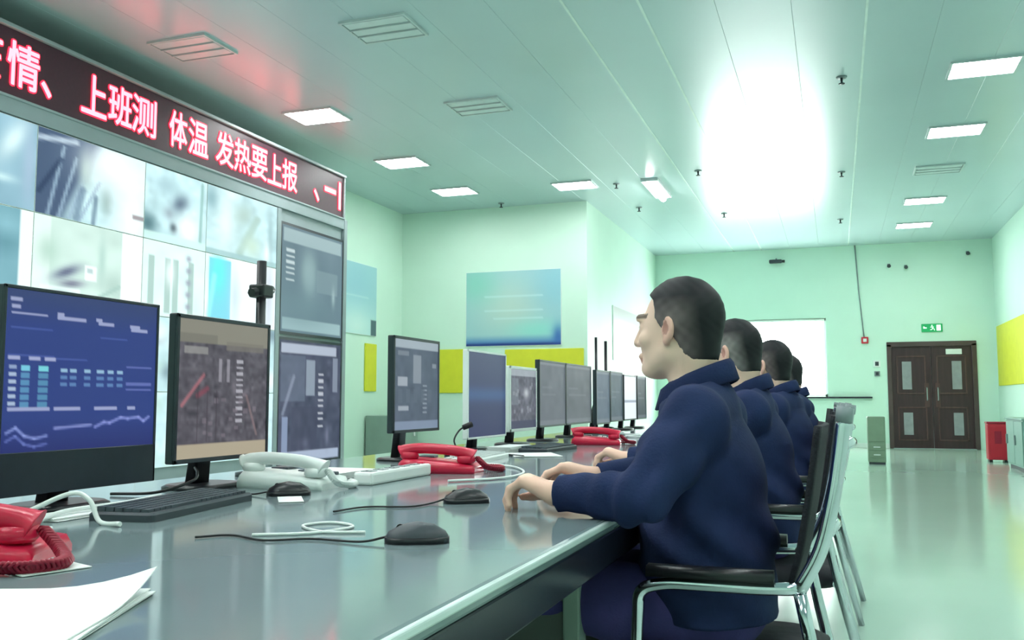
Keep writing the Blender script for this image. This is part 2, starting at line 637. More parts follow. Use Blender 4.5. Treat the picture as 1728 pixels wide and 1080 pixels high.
# ------------------------------------------------------------------ ceiling fittings
def ceiling_light(x, y, on, label, group):
    t = thing('ceiling_light', label, 'ceiling light', (x, y, ZC), 0, group)
    W, D = .30, .23
    bm = NB()
    for q in ((-W - .02, W + .02, -D - .02, -D), (-W - .02, W + .02, D, D + .02), (-W - .02, -W, -D, D), (W, W + .02, -D, D)):
        box(bm, q[0], q[1], q[2], q[3], -.022, 0)
    obj('light_frame', bm, 'reflector', t)
    obj('reflector', bx(-W, W, -D, D, -.004, 0), 'reflector', t)
    for k in (-1, 0, 1):
        yy = k * .152
        obj('tube', bx(-W + .01, W - .01, yy - .06, yy + .06, -.02, -.006, bev=.005), 'lamp_on' if on else 'lamp_off', t)
    for k in (-.5, .5):
        obj('louvre', bx(-W, W, k * .152 - .006, k * .152 + .006, -.03, -.004), 'reflector', t)
    return t


rows = [(-5.6, 6.9, 0, 'unlit ceiling light nearest the red text banner'),
        (-5.6, 9.1, 1, 'lit ceiling light nearest above the end of the red banner'),
        (-5.6, 11.33, 1, 'lit ceiling light, middle of the three left lit ones'),
        (-5.6, 13.2, 1, 'lit ceiling light closest to the rear wall with blue poster'),
        (-3.7, 7.09, 0, 'unlit three-strip ceiling light at the top of the picture'),
        (-3.7, 9.39, 0, 'unlit ceiling light between the lit left row and the glare'),
        (-3.7, 13.44, 1, 'lit ceiling light directly before the corner of the rear wall'),
        (1.475, 9.92, 1, 'largest lit ceiling light, nearest of the right row'),
        (1.475, 12.2, 1, 'second largest lit ceiling light in the right row'),
        (1.475, 14.2, 0, 'dim ceiling light in the middle of the right row'),
        (1.475, 16.4, 1, 'fourth ceiling light of the right row, still lit'),
        (1.475, 18.67, 1, 'farthest small lit ceiling light above the double door'),
        ]
for x, y, on, lb in rows:
    ceiling_light(x, y, on, lb, 'square ceiling lights')
for y in (7.7, 5.5, 3.3, 1.1, -1.1):       # unseen lamps added along the right row to light the nearest man
    ceiling_light(1.475, y, 1, 'added unseen ceiling light continuing the right row, %s, outside the picture' % {7.7: 'just above the frame', 5.5: 'beside the second chair', 3.3: 'beside the nearest man', 1.1: 'beside the viewer', -1.1: 'behind the viewer'}[y], 'square ceiling lights')
for x, y in ((-1.8, 3.3), (-1.8, -1.1), (-3.7, 2.7), (-3.7, -1.1), (-5.6, 2.7), (-1.8, 1.1), (-1.8, 5.5), (-3.7, 4.9), (-3.7, .5)):  # unseen lamps added to brighten the desk and the near side
    ceiling_light(x, y, 1, 'added unseen ceiling light over the %s' % {(-1.8, 3.3): 'front monitors', (-1.8, -1.1): 'desk end behind the viewer', (-3.7, 2.7): 'floor behind the blue monitor', (-3.7, -1.1): 'floor left of the viewer', (-5.6, 2.7): 'near end of the video wall', (-1.8, 1.1): 'near end of the desk', (-1.8, 5.5): 'grey monitor pair', (-3.7, 4.9): 'floor before the video wall', (-3.7, .5): 'floor beside the near desk end'}[(x, y)], 'square ceiling lights')

t = thing('strip_light', 'narrow lit strip light near the rear wall corner', 'ceiling light', (-2.54, 14.0, ZC))
obj('strip_body', bx(-.13, .13, -.62, .62, -.05, 0, bev=.01), 'reflector', t)
obj('strip_tube', tb([(0, -.6, -.06), (0, .6, -.06)], .05), 'lamp_on', t)

sp = [(-1.786, 13.18, 'left of the glare'), (0.168, 13.94, 'right of the glare'), (0.167, 17.66, 'farther right behind the glare'),
      (-3.08, 13.58, 'before the rear wall corner'), (-1.78, 16.41, 'behind the glare toward the window'), (-3.1, 15.4, 'beside the strip light'),
      (0.147, 9.77, 'nearest on the right of the glare'), (-5.22, 14.3, 'over the blue poster wall')]
for x, y, lb in sp:
    t = thing('sprinkler', 'small dark ceiling sprinkler ' + lb, 'sprinkler', (x, y, ZC), 0, 'ceiling sprinklers')
    obj('collar', lathe(NB(), [(.001, -.012), (.05, -.012), (.055, 0), (.001, 0)], 12), 'grey', t)
    obj('nozzle', lathe(NB(), [(.001, -.075), (.03, -.075), (.032, -.068), (.01, -.06), (.014, -.012), (.001, -.012)], 10), 'dark_grey', t)

# ------------------------------------------------------------------ things on the far wall
t = thing('exit_sign', 'green emergency exit sign above the double door', 'exit sign', (1.915, YF, 2.49))
obj('sign_case', bx(-.20, .20, -.03, 0, -.085, .085, bev=.008), 'exit_green', t)
bm = NB()
box(bm, -.165, -.10, -.034, -.03, -.012, .012)
box(bm, -.165, -.14, -.034, -.03, -.012, .03)
obj('arrow', bm, 'exit_white', t)
bm = NB()                                    # running figure and door block
lathe(bm, [(.001, -.004), (.014, -.004), (.014, 0), (.001, 0)], 10)
xf(bm, Matrix.Translation((.0, -.031, .05)) @ Matrix.Rotation(PI / 2, 4, 'X'))
for p, q in (((0, .03), (.012, -.015)), ((.012, -.015), (.04, -.02)), ((.012, -.015), (-.01, -.04)), ((-.01, -.04), (-.035, -.035)), ((0, .025), (-.03, .01)), ((0, .025), (.035, .012)), ((.04, -.02), (.045, -.055))):
    tube(bm, [(p[0], -.033, p[1]), (q[0], -.033, q[1])], .007, 6)
box(bm, .085, .165, -.034, -.03, -.06, .06)
obj('running_figure', bm, 'exit_white', t)

t = thing('fire_alarm', 'red fire alarm button at the end of the wall conduit', 'alarm', (.61, YF, 2.26))
obj('alarm_box', bx(-.07, .07, -.05, 0, -.07, .07, bev=.012), 'red_paint', t)
obj('alarm_glass', bx(-.035, .035, -.054, -.05, -.035, .035, bev=.003, seg=1), 'white', t)
tag(obj('wall_conduit', tb([(.47, YF - .012, 4.3), (.52, YF - .012, 3.3), (.595, YF - .012, 2.33)], .012), 'grey'), 'thin grey conduit running down to the fire alarm', 'conduit')
t = thing('wall_camera', 'dark surveillance camera high on the far wall', 'camera', (-1.15, YF, 4.08))
obj('bracket', tb(fillet([(0, 0, 0), (0, -.09, 0), (0, -.09, -.03)], .02), .016), 'grey', t)
obj('camera_body', bx(-.15, .12, -.15, -.05, -.10, -.02, bev=.02), 'dark_grey', t)
obj('lens_hood', tb([(.12, -.10, -.06), (.18, -.10, -.065)], .03), 'black', t)
for x, z, lb in ((1.13, 3.84, 'left of a pair above the door'), (1.46, 3.8, 'right of a pair above the door'), (2.64, 4.03, 'nearest the right wall')):
    t = thing('wall_spotlight', 'tiny dark fitting on the far wall, ' + lb, 'wall fitting', (x, YF, z), 0, 'wall fittings above the door')
    obj('mount', bx(-.03, .03, -.02, 0, -.03, .03, bev=.006), 'grey', t)
    obj('head', tb([(0, -.02, 0), (0, -.09, -.03)], [.022, .04]), 'dark_grey', t)
for x, z, s, lb in ((.83, 1.76, .07, 'upper small white switch box left of the door'), (.83, 1.55, .055, 'lower small grey switch box left of the door')):
    t = thing('switch_box', lb, 'switch', (x, YF, z))
    obj('plate', bx(-s, s, -.025, 0, -s, s, bev=.006), 'grey' if s < .06 else 'white', t)
    obj('rocker', bx(-s * .5, s * .5, -.033, -.025, -s * .6, s * .6, bev=.003, seg=1), 'dark_grey', t)


# ------------------------------------------------------------------ posters, yellow panels
def board(name, label, cat, cv, o, ux, uy, nrm, group=None):
    o, ux, uy, nrm = (Vector(q) for q in (o, ux, uy, nrm))
    c = o + ux / 2 + uy / 2
    t = thing(name, label, cat, c, 0, group)
    bm = NB()
    L = [o - c, o + ux - c, o + ux + uy - c, o + uy - c]
    rings = [[p + nrm * 0.001 for p in L], [p + nrm * .018 for p in L]]
    loft(bm, rings, smooth=False)
    obj('backing_board', bm, 'white_paint', t)
    obj('print', picture_mesh('print', cv, o - c + nrm * .0195 + ux * .005 + uy * .005, ux * .99, uy * .99), 'print', t)
    return t


cv = Canvas(64, 48, (158, 200, 206))
cv.blob(.5, .5, .45, .45, (186, 208, 198), .9).blob(.1, .15, .25, .3, (130, 200, 180), .7).blob(.95, .2, .3, .5, (136, 190, 206), .8)
cv.blob(.75, .8, .3, .15, (140, 220, 205), .7)
cv.mix(np.clip((cv.v - .86) / .12, 0, 1), (70, 120, 180)).mix(np.clip((cv.v - .955) / .02, 0, 1), (35, 60, 130))
cv.blob(.97, .88, .06, .15, (40, 90, 170), .8)
for k in range(4):
    cv.rect(.2 + .1 * (k % 2), .33 + .1 * k, .82, .345 + .1 * k, (205, 232, 232), .5)
board('wall_poster', 'wide pale blue poster with navy lower edge on the rear wall', 'poster', cv, (-5.969, YP, 3.19), (1.71, 0, 0), (0, 0, -1.28), (0, -1, 0))
cv = Canvas(32, 48, (160, 205, 210))
cv.blob(.5, .3, .5, .4, (150, 195, 208)).blob(.5, .9, .6, .3, (205, 232, 228))
cv.rect(.86, .78, 1, 1, (70, 95, 105))
cv.rect(.1, .45, .8, .47, (190, 220, 220), .6)
board('wall_poster', 'narrow pale blue poster on the left wall past the video wall', 'poster', cv, (XL, 12.3, 3.2), (0, 1.32, 0), (0, 0, -1.15), (1, 0, 0))
cv = Canvas(32, 32, (196, 186, 192))
cv.blob(.4, .5, .6, .6, (188, 182, 188)).rect(.15, .2, .85, .23, (200, 205, 205), .6).rect(.15, .4, .85, .42, (200, 205, 205), .5)
board('wall_poster', 'pale grey notice board just left of the front man\'s face', 'notice board', cv, (XP, 16.4, 2.73), (0, 2.9, 0), (0, 0, -1.0), (1, 0, 0))


def ypanel(label, args, folds=0):
    t = thing('yellow_panel', label, 'wall panel', ((args[0] + args[1]) / 2, (args[2] + args[3]) / 2, args[4]), 0, 'yellow wall panels')
    cx, cy, cz = t.location
    obj('panel_face', bx(args[0] - cx, args[1] - cx, args[2] - cy, args[3] - cy, 0, args[5] - cz, bev=.006, seg=1), 'yellow', t)
    return t


ypanel('yellow wall panel left of the navy monitor', (-6.48, -5.98, YP - .03, YP, 1.12, 1.87))
ypanel('long yellow wall panel behind the row of grey monitors', (-5.25, -3.88, YP - .03, YP, 1.12, 1.85))
ypanel('narrow yellow wall panel on the left wall below the poster', (XL, XL + .03, 13.25, 13.63, 1.14, 1.92))
ypanel('yellow wall panel on the right wall beside the door', (XR - .03, XR, 17.6, 20.55, 1.28, 2.47))

# ------------------------------------------------------------------ floor-standing things at the back
t = thing('storage_cabinet', 'pale grey-green metal box standing by the left wall', 'cabinet', (-6.93, 13.75, 0))
obj('cabinet_body', bx(-.24, .24, -.48, .48, .05, .75, bev=.01), 'box_grey', t)
obj('plinth', bx(-.22, .22, -.46, .46, 0, .05), 'dark_grey', t)
dd = obj('cabinet_door', bx(.24, .252, -.45, .45, .09, .72, bev=.004, seg=1), 'box_grey', t)
obj('handle', bx(.252, .275, .28, .31, .40, .52, bev=.004, seg=1), 'white', dd)

t = thing('extinguisher_box', 'red fire extinguisher box on the floor right of the door', 'extinguisher box', (2.44, 16.75, 0))
obj('box_body', bx(-.15, .15, -.12, .12, .04, .62, bev=.015), 'red_paint', t)
obj('lid', bx(-.16, .16, -.13, .13, .62, .65, bev=.01), 'red_dark', t)
obj('front_door', bx(-.12, .12, -.128, -.12, .08, .57, bev=.004, seg=1), 'red_paint', t)
obj('window', bx(-.05, .05, -.133, -.128, .30, .50, bev=.003, seg=1), 'red_dark', t)
for sx in (-.11, .11):
    obj('foot', bx(sx - .025, sx + .025, -.09, .09, 0, .04), 'black', t)

t = thing('low_cabinet', 'low teal-grey cabinet against the right wall', 'cabinet', (2.70, 14.75, 0))
obj('cabinet_body', bx(-.30, .34, -.5, .8, .06, .72, bev=.01), 'teal_cab', t)
obj('plinth', bx(-.27, .34, -.48, .78, 0, .06), 'dark_grey', t)
obj('cabinet_top', bx(-.32, .34, -.52, .82, .72, .745, bev=.006), 'teal_cab', t)
for k in range(2):
    y0 = -.48 + k * .63
    dd = obj('cabinet_door', bx(-.312, -.30, y0, y0 + .61, .09, .70, bev=.004, seg=1), 'teal_cab', t)
    obj('handle', bx(-.335, -.312, y0 + .50, y0 + .53, .36, .50, bev=.004, seg=1), 'steel', dd)

t = thing('floor_box', 'small olive-grey metal locker standing behind the chairs', 'locker', (.58, 15.7, 0))
obj('locker_body', bx(-.13, .13, -.16, .16, .03, .74, bev=.012), 'olive', t)
obj('plinth', bx(-.12, .12, -.15, .15, 0, .03), 'dark_grey', t)
for k, z in enumerate((.10, .22)):
    dr = obj('drawer', bx(-.115, .115, -.17, -.16, z, z + .10, bev=.004, seg=1), 'olive', t)
    obj('handle', bx(-.05, .05, -.185, -.17, z + .04, z + .055, bev=.003, seg=1), 'white', dr)
obj('door_panel', bx(-.115, .115, -.17, -.16, .35, .71, bev=.004, seg=1), 'olive', t)

# ================================================================== video wall and text banner
VX = -6.25
vw = thing('video_wall', 'tall wall of tiled screens showing bright camera pictures', 'video wall', (VX, 7.0, 0))


def vb(y0, y1, z0, z1, x0, x1, **k):
    return bx(x0, x1, y0 - 7.0, y1 - 7.0, z0, z1, **k)


obj('casing', vb(2.2, 10.98, .10, 3.455, -.55, -.03), 'casing', vw)
obj('plinth', vb(2.2, 10.98, 0, .10, -.5, -.06), 'dark_grey', vw)
bm = NB()
box(bm, -.03, .012, 9.30 - 7, 9.38 - 7, .12, 3.30, bev=.006)
box(bm, -.03, .012, 10.88 - 7, 10.96 - 7, .12, 3.44, bev=.006)
obj('side_post', bm, 'casing', vw)
obj('top_rail', vb(2.2, 10.96, 3.31, 3.45, -.03, .006, bev=.006), 'casing', vw)


def feed(kind):
    cv = Canvas(56, 34, (196, 232, 236))
    cv.noise(10, 7).noise(7, 15)
    if kind == 'A':
        cv = Canvas(56, 34, (140, 182, 198)).noise(9, 6)
        cv.blob(.82, .25, .08, .28, (225, 250, 250), .9, .35).blob(.74, .7, .12, .05, (205, 238, 240), .9).blob(.95, .5, .06, .5, (165, 190, 212), .8)
    elif kind == 'B':
        cv.mix(np.clip((.42 - .32 * cv.v + .18 - cv.u) * 9, 0, 1), (66, 86, 116))
        for q in range(4):
            cv.line(.10 + .09 * q, 1, .22 + .11 * q, .15 + .1 * q, .014, (150, 178, 198), .85)
        cv.line(.0, .12, .32, .05, .03, (190, 210, 224), .9)
        cv.line(.02, .75, .2, .3, .02, (30, 50, 84), .8)
        cv.blob(.42, .35, .07, .25, (168, 196, 190), .9).blob(.62, .68, .06, .2, (140, 172, 168), .9).blob(.7, .2, .35, .35, (246, 255, 255), .9)
        cv.blob(.88, .8, .2, .7, (244, 255, 255), .95).line(.34, .98, .4, .6, .03, (80, 104, 132), .6).line(.5, 1., .52, .65, .02, (90, 116, 138), .7)
        cv.rect(.88, .75, 1, .79, (140, 130, 135), .8)
    elif kind == 'C':
        cv.blob(.55, .42, .16, .11, (92, 112, 132), .95, -.7).blob(.38, .6, .1, .1, (150, 172, 182), .9, -.6).blob(.05, .8, .16, .16, (78, 116, 124), .95)
        cv.blob(.45, .78, .06, .07, (60, 76, 86), .95).blob(.3, .22, .2, .15, (160, 196, 204), .8).blob(.7, .75, .2, .2, (250, 255, 255), .9)
        cv.line(.92, .05, .9, .9, .025, (140, 186, 180), .8).rect(0, .89, 1, 1, (208, 246, 238), .8)
    elif kind == 'D':
        cv.blob(.25, .5, .16, .5, (232, 255, 252), .9).blob(.05, .2, .1, .2, (130, 172, 180), .8).blob(.5, .3, .14, .2, (168, 196, 186), .8, .4)
        cv.line(.45, .9, .7, .3, .05, (158, 190, 178), .7).blob(.62, .75, .15, .2, (196, 224, 206), .9).blob(.9, .5, .05, .5, (150, 186, 190), .8)
        cv.blob(.85, .8, .05, .2, (240, 255, 255), .9).rect(0, .93, 1, 1, (150, 190, 190), .7)
    elif kind == 'E':
        cv = Canvas(56, 34, (120, 172, 184)).noise(8, 6)
        cv.rect(.68, .2, .74, .5, (235, 255, 255)).blob(.7, .5, .04, .2, (60, 70, 120), .9).rect(.9, 0, 1, 1, (236, 254, 252)).blob(.1, .5, .3, .3, (190, 226, 230), .8)
    elif kind == 'F':
        cv = Canvas(56, 34, (206, 234, 224)).noise(8, 8)
        cv.rect(0, .0, .13, 1, (240, 255, 252), .6).blob(.28, .62, .16, .06, (92, 100, 128), .95, -.65).blob(.33, .75, .12, .05, (110, 112, 136), .9, -.2)
        cv.blob(.12, .4, .1, .2, (172, 208, 192), .8).rect(.06, .8, .4, .99, (236, 254, 250), .9).blob(.24, .92, .1, .08, (150, 178, 184), .9)
        cv.rect(.44, .5, .55, .68, (246, 255, 255), .9).rect(.47, .53, .52, .6, (178, 204, 204), .9).blob(.6, .4, .04, .3, (170, 206, 196), .8)
        cv.blob(.72, .7, .12, .2, (170, 200, 190), .8).line(.55, .9, .78, .7, .02, (160, 196, 186), .8).rect(.80, 0, 1, 1, (246, 255, 255))
    elif kind == 'G':
        cv = Canvas(56, 34, (222, 250, 246)).noise(5, 8)
        for u in (.08, .34, .46, .72):
            cv.rect(u, .2, u + .09, .95, (160, 192, 184), .8)
        cv.blob(.42, .4, .08, .2, (240, 255, 255), .9)
        for q in range(5):
            cv.blob(.72, .15 + .17 * q, .05, .05, (150, 160, 176), .9)
    elif kind == 'H':
        cv = Canvas(56, 34, (238, 253, 255)).noise(3, 8)
        cv.rect(.04, .04, .34, 1, (128, 214, 232)).blob(.17, .25, .12, .4, (96, 244, 232), .8).blob(.4, .6, .08, .5, (200, 222, 240), .8)
        cv.blob(.9, .5, .08, .8, (200, 208, 220), .8).line(.05, .9, .12, .3, .03, (160, 250, 250), .7)
    elif kind == 'V1':
        cv = Canvas(70, 64, (102, 128, 140)).noise(4, 6)
        cv.rect(.02, .02, .98, .15, (160, 186, 190)).rect(.02, .86, .98, .97, (158, 190, 194))
        for q in range(6):
            cv.rect(.06, .22 + .055 * q, .2, .24 + .055 * q, (206, 224, 226), .9)
        cv.blob(.42, .4, .12, .2, (146, 176, 178), 1).blob(.45, .45, .1, .2, (142, 172, 176), .9).rect(.56, .36, .92, .58, (126, 152, 160), .8)
        cv.blob(.85, .6, .03, .1, (170, 196, 198), .9).blob(.3, .75, .5, .2, (108, 140, 148), .7)
    elif kind == 'V2':
        cv = Canvas(70, 64, (66, 70, 96)).noise(9, 20)
        cv.rect(.02, .03, .92, .11, (176, 186, 204)).rect(.02, .92, .98, .99, (168, 182, 206)).rect(.02, .12, .4, .5, (104, 116, 138), .6)
        cv.rect(.42, .15, .56, .46, (146, 160, 176), .9).rect(.86, .12, .95, .42, (136, 146, 166), .9)
        for q in range(9):
            cv.rect(.62, .26 + .055 * q, .7, .28 + .055 * q, (206, 212, 222), .85)
        cv.line(.06, .6, .22, .3, .02, (150, 160, 182), .7).rect(.05, .62, .14, .92, (140, 156, 188), .9)
        cv.blob(.42, .85, .05, .05, (130, 136, 160), .9).blob(.78, .8, .04, .1, (126, 130, 156), .8).rect(.2, .55, .6, .9, (58, 58, 86), .5)
    else:
        for q in range(7):
            cv.blob(rng.random(), rng.random(), .05 + .15 * rng.random(), .05 + .2 * rng.random(),
                    [(240, 255, 255), (150, 186, 190), (110, 136, 150), (190, 226, 214)][int(rng.integers(4))], .8, rng.random() * 3)
    return cv


cols = [(2.25, 3.23), (3.23, 4.51), (4.51, 5.79), (5.79, 7.07), (7.07, 8.0), (8.0, 9.30)]
zr = [3.30, 2.56, 1.82, 1.08, .34]
kinds = {(2, 0): 'A', (3, 0): 'B', (4, 0): 'C', (5, 0): 'D', (2, 1): 'E', (3, 1): 'F', (4, 1): 'G', (5, 1): 'H'}


def vscreen(y0, y1, z1, z0, kind, bez='white_paint'):
    g = .006 if bez == 'white_paint' else .035
    p = obj('screen_panel', vb(y0 + .002, y1 - .002, z0 + .002, z1 - .002, -.03, 0), bez, vw)
    obj('camera_picture', picture_mesh('camera_picture', feed(kind), (.002, y0 + g - 7, z1 - g), (0, y1 - y0 - 2 * g, 0), (0, 0, -(z1 - z0 - 2 * g))), 'screen_wall' if g < .02 else 'screen', p)


for i, (y0, y1) in enumerate(cols):
    for j in range(4):
        vscreen(y0, y1, zr[j], zr[j + 1], kinds.get((i, j), 'x'))
vscreen(9.38, 10.88, 3.16, 1.79, 'V1', 'bezel')
vscreen(9.38, 10.88, 1.76, .21, 'V2', 'bezel')

led = thing('text_banner', 'long dark banner display with glowing red Chinese characters', 'display banner', (VX, 7.0, 3.46))
obj('banner_board', vb(2.2, 10.84, 0, .555, -.2, 0), 'led_board', led)
bm = NB()
box(bm, -.22, .035, 2.2 - 7, 10.88 - 7, .555, .59, bev=.006)
box(bm, -.22, .02, 2.2 - 7, 10.88 - 7, -.02, .004, bev=.006)
box(bm, -.22, .02, 10.84 - 7, 10.88 - 7, 0, .56, bev=.006)
obj('banner_frame', bm, 'casing', led)


def glyph(ch, y0, y1, z0, z1):
    """one character fitted to the y/z rectangle: a wider red layer for the glow, with the bright strokes on top"""
    c = bpy.data.curves.new('txt', 'FONT')
    c.body = ch
    c.size = 1.0
    o = bpy.data.objects.new('txt', c)
    COL.objects.link(o)
    dg = bpy.context.evaluated_depsgraph_get()
    src = bpy.data.meshes.new_from_object(o.evaluated_get(dg))
    bpy.data.objects.remove(o)
    n = len(src.vertices)
    a = np.empty(n * 3)
    src.vertices.foreach_get('co', a)
    a = a.reshape(-1, 3)
    lo, hi = a.min(0), a.max(0)
    sy = (y1 - y0) / max(hi[0] - lo[0], 1e-3)
    sz = (z1 - z0) / max(hi[1] - lo[1], 1e-3)
    yz = np.stack([(a[:, 0] - lo[0]) * sy + y0 - 7.0, (a[:, 1] - lo[1]) * sz + z0], -1)
    polys = [list(p.vertices) for p in src.polygons]
    for nm, r, xo, m in (('character_glow', .017, .003, 'led_red_glow'), ('character', .006, .008, 'led_pink')):  # the wider red copy imitates the halo round the lit strokes
        V, F = [], []
        for k in range(8):
            dy, dz = r * math.cos(k * PI / 4), r * math.sin(k * PI / 4)
            V += [(xo + k * .0003, p[0] + dy, p[1] + dz) for p in yz]
            F += [[i + k * n for i in f] for f in polys]
        me = bpy.data.meshes.new(nm)
        me.from_pydata(V, [], F)
        obj(nm, me, m, led)


#            char   y0    y1    z0   z1
for q in (('疫', 5.02, 5.40, .10, .46), ('情', 5.46, 5.77, .10, .46), ('、', 5.80, 5.90, .10, .22),
          ('上', 6.24, 6.53, .10, .46), ('班', 6.56, 6.85, .10, .46), ('测', 6.86, 7.18, .10, .46),
          ('体', 7.38, 7.64, .10, .46), ('温', 7.67, 7.98, .10, .46),
          ('发', 8.12, 8.42, .10, .46), ('热', 8.44, 8.74, .10, .46), ('要', 8.76, 9.06, .10, .46), ('上', 9.08, 9.36, .10, .46), ('报', 9.38, 9.70, .10, .46),
          ('、', 10.10, 10.22, .10, .24), ('一', 10.36, 10.64, .28, .33), ('丨', 10.72, 10.77, .10, .46)):
    glyph(*q)

# ================================================================== control desk
DXF, DXB, DZ = -.46, -2.02, .75
DY0, DY1 = -.9, 9.6
desk = thing('control_desk', 'long dark control desk with glossy grey top', 'desk', (-1.2, 4.0, 0))


def db(x0, x1, y0, y1, z0, z1, **k):
    return bx(x0 + 1.2, x1 + 1.2, y0 - 4, y1 - 4, z0, z1, **k)


obj('worktop', db(DXB, DXF, DY0, DY1, DZ - .03, DZ, bev=.006), 'desk_top', desk)
obj('edge_highlight', db(DXF - .004, DXF + .008, DY0, DY1, DZ - .014, DZ - .002, bev=.003), 'desk_highlight', desk)  # pale strip imitates the highlight along the front edge
obj('front_apron', db(DXF - .05, DXF - .002, DY0, DY1, DZ - .10, DZ - .03, bev=.004), 'desk_edge', desk)
obj('back_apron', db(DXB + .01, DXB + .05, DY0, DY1, DZ - .10, DZ - .03), 'desk_edge', desk)
y = DY0 + .02
while y < DY1 - .5:
    y1 = min(y + 1.48, DY1 - .02)
    obj('modesty_panel', db(DXB + .08, DXB + .10, y + .01, y1 - .01, .08, DZ - .03, bev=.004, seg=1), 'desk_panel', desk)
    obj('support_panel', db(DXB + .08, DXF - .14, y - .015, y + .015, 0, DZ - .03, bev=.004, seg=1), 'desk_panel', desk)
    obj('front_leg', db(DXF - .14, DXF - .10, y - .03, y + .03, 0, DZ - .03, bev=.005), 'box_grey', desk)
    y = y1

# ------------------------------------------------------------------ monitors
MX = -1.65


def monitor(label, y0, y1, z0, z1, cv, bez='bezel', chin=0.0, x=MX, side=.012, group='desk monitors'):
    yc = (y0 + y1) / 2
    w_, h_ = y1 - y0, z1 - z0
    t = thing('monitor', label, 'monitor', (x, yc, DZ), 0, group)
    zb = z0 - DZ
    obj('monitor_case', bx(-.028, -.002, -w_ / 2, w_ / 2, zb, zb + h_, bev=.004), bez, t)
    obj('rear_bulge', loft(NB(), [[(-.028, a, b) for a, b in ((-w_ * .38, zb + h_ * .12), (w_ * .38, zb + h_ * .12), (w_ * .38, zb + h_ * .8), (-w_ * .38, zb + h_ * .8))],
                                  [(-.055, a, b) for a, b in ((-w_ * .25, zb + h_ * .22), (w_ * .25, zb + h_ * .22), (w_ * .25, zb + h_ * .65), (-w_ * .25, zb + h_ * .65))]], smooth=False), bez, t)
    zs0 = zb + side + chin
    # bezel strips round the glass
    bm = NB()
    for q in ((-w_ / 2, w_ / 2, zb + h_ - side, zb + h_), (-w_ / 2, w_ / 2, zb, zs0), (-w_ / 2, -w_ / 2 + side, zb, zb + h_), (w_ / 2 - side, w_ / 2, zb, zb + h_)):
        box(bm, -.004, .002, q[0], q[1], q[2], q[3], bev=.0015, seg=1)
    obj('bezel', bm, bez, t)
    obj('screen', picture_mesh('screen', cv, (-.0008, -w_ / 2 + side, zb + h_ - side), (0, w_ - 2 * side, 0), (0, 0, -(zb + h_ - side - zs0))), 'screen', t)
    obj('stand_neck', loft(NB(), [rrect(.035, .075, .01, .012, cx=-.09), rrect(.03, .06, .01, zb + h_ * .3, cx=-.07), rrect(.03, .06, .01, zb + h_ * .45, cx=-.05)]), 'black', t)
    obj('stand_base', loft(NB(), [rrect(.17, .22, .06, 0, cx=-.07), rrect(.17, .22, .06, .008, cx=-.07), rrect(.15, .20, .055, .014, cx=-.07)]), 'black', t)
    return t


def scr_blue():
    cv = Canvas(120, 90, (42, 60, 128))
    cv.mix(1 - np.clip(cv.v / .22, 0, 1), (52, 66, 110), .9).mix(np.clip((cv.v - .8) / .2, 0, 1), (32, 38, 104), .8)
    P = (190, 196, 226)
    for u, v, w_ in ((.02, .055, .07), (.03, .10, .05), (.03, .135, .21), (.30, .115, .04), (.30, .145, .18), (.55, .125, .04), (.57, .155, .11), (.79, .15, .08), (.80, .175, .13)):
        cv.rect(u, v, u + w_, v + .022, P, .75)
    for u, v, w_ in ((.03, .225, .24), (.58, .25, .2), (.02, .40, .27), (.30, .41, .2)):
        cv.rect(u, v, u + w_, v + .012, (90, 110, 184), .5)
    for u in (.02, .14, .23):
        cv.rect(u, .415, u + .07, .435, P, .8)
    for r in range(6):
        v = .47 + .045 * r
        cv.rect(.03, v, .07, v + .022, (206, 226, 240), .75 if r else .6)
        cv.rect(.10, v, .15, v + .026, (120, 206, 226), .95 if r == 0 else .55)
        cv.rect(.20, v, .26, v + .026, (120, 214, 222), .95 if r == 0 else .5)
    for r in range(3):
        v = .475 + .045 * r
        for u in (.33, .39, .48, .57, .64, .71):
            cv.rect(u, v, u + .045, v + .022, (170, 214, 232) if r == 0 else (120, 170, 210), .8 if r == 0 else .6)
    for v in (.44, .56, .60):
        cv.rect(.78, v, .97, v + .015, (130, 140, 206), .6)
    for u, w_ in ((.03, .24), (.30, .17), (.56, .16), (.79, .06)):
        cv.rect(u, .725, u + w_, .745, P, .75)
    pts = [(.03, .88), (.08, .85), (.13, .90), (.19, .92), (.26, .905)]
    for a, b in zip(pts, pts[1:]):
        cv.line(*a, *b, .009, (150, 166, 226), .7)
        cv.line(a[0], a[1] + .05, b[0], b[1] + .05, .008, (120, 136, 206), .6)
    cv.line(.31, .86, .54, .845, .009, (160, 170, 226), .7)
    pts = [(.57, .86), (.63, .83), (.67, .835), (.75, .80), (.80, .81), (.88, .80), (.92, .83), (.96, .80)]
    for a, b in zip(pts, pts[1:]):
        cv.line(*a, *b, .01, (150, 160, 224), .7)
    return cv


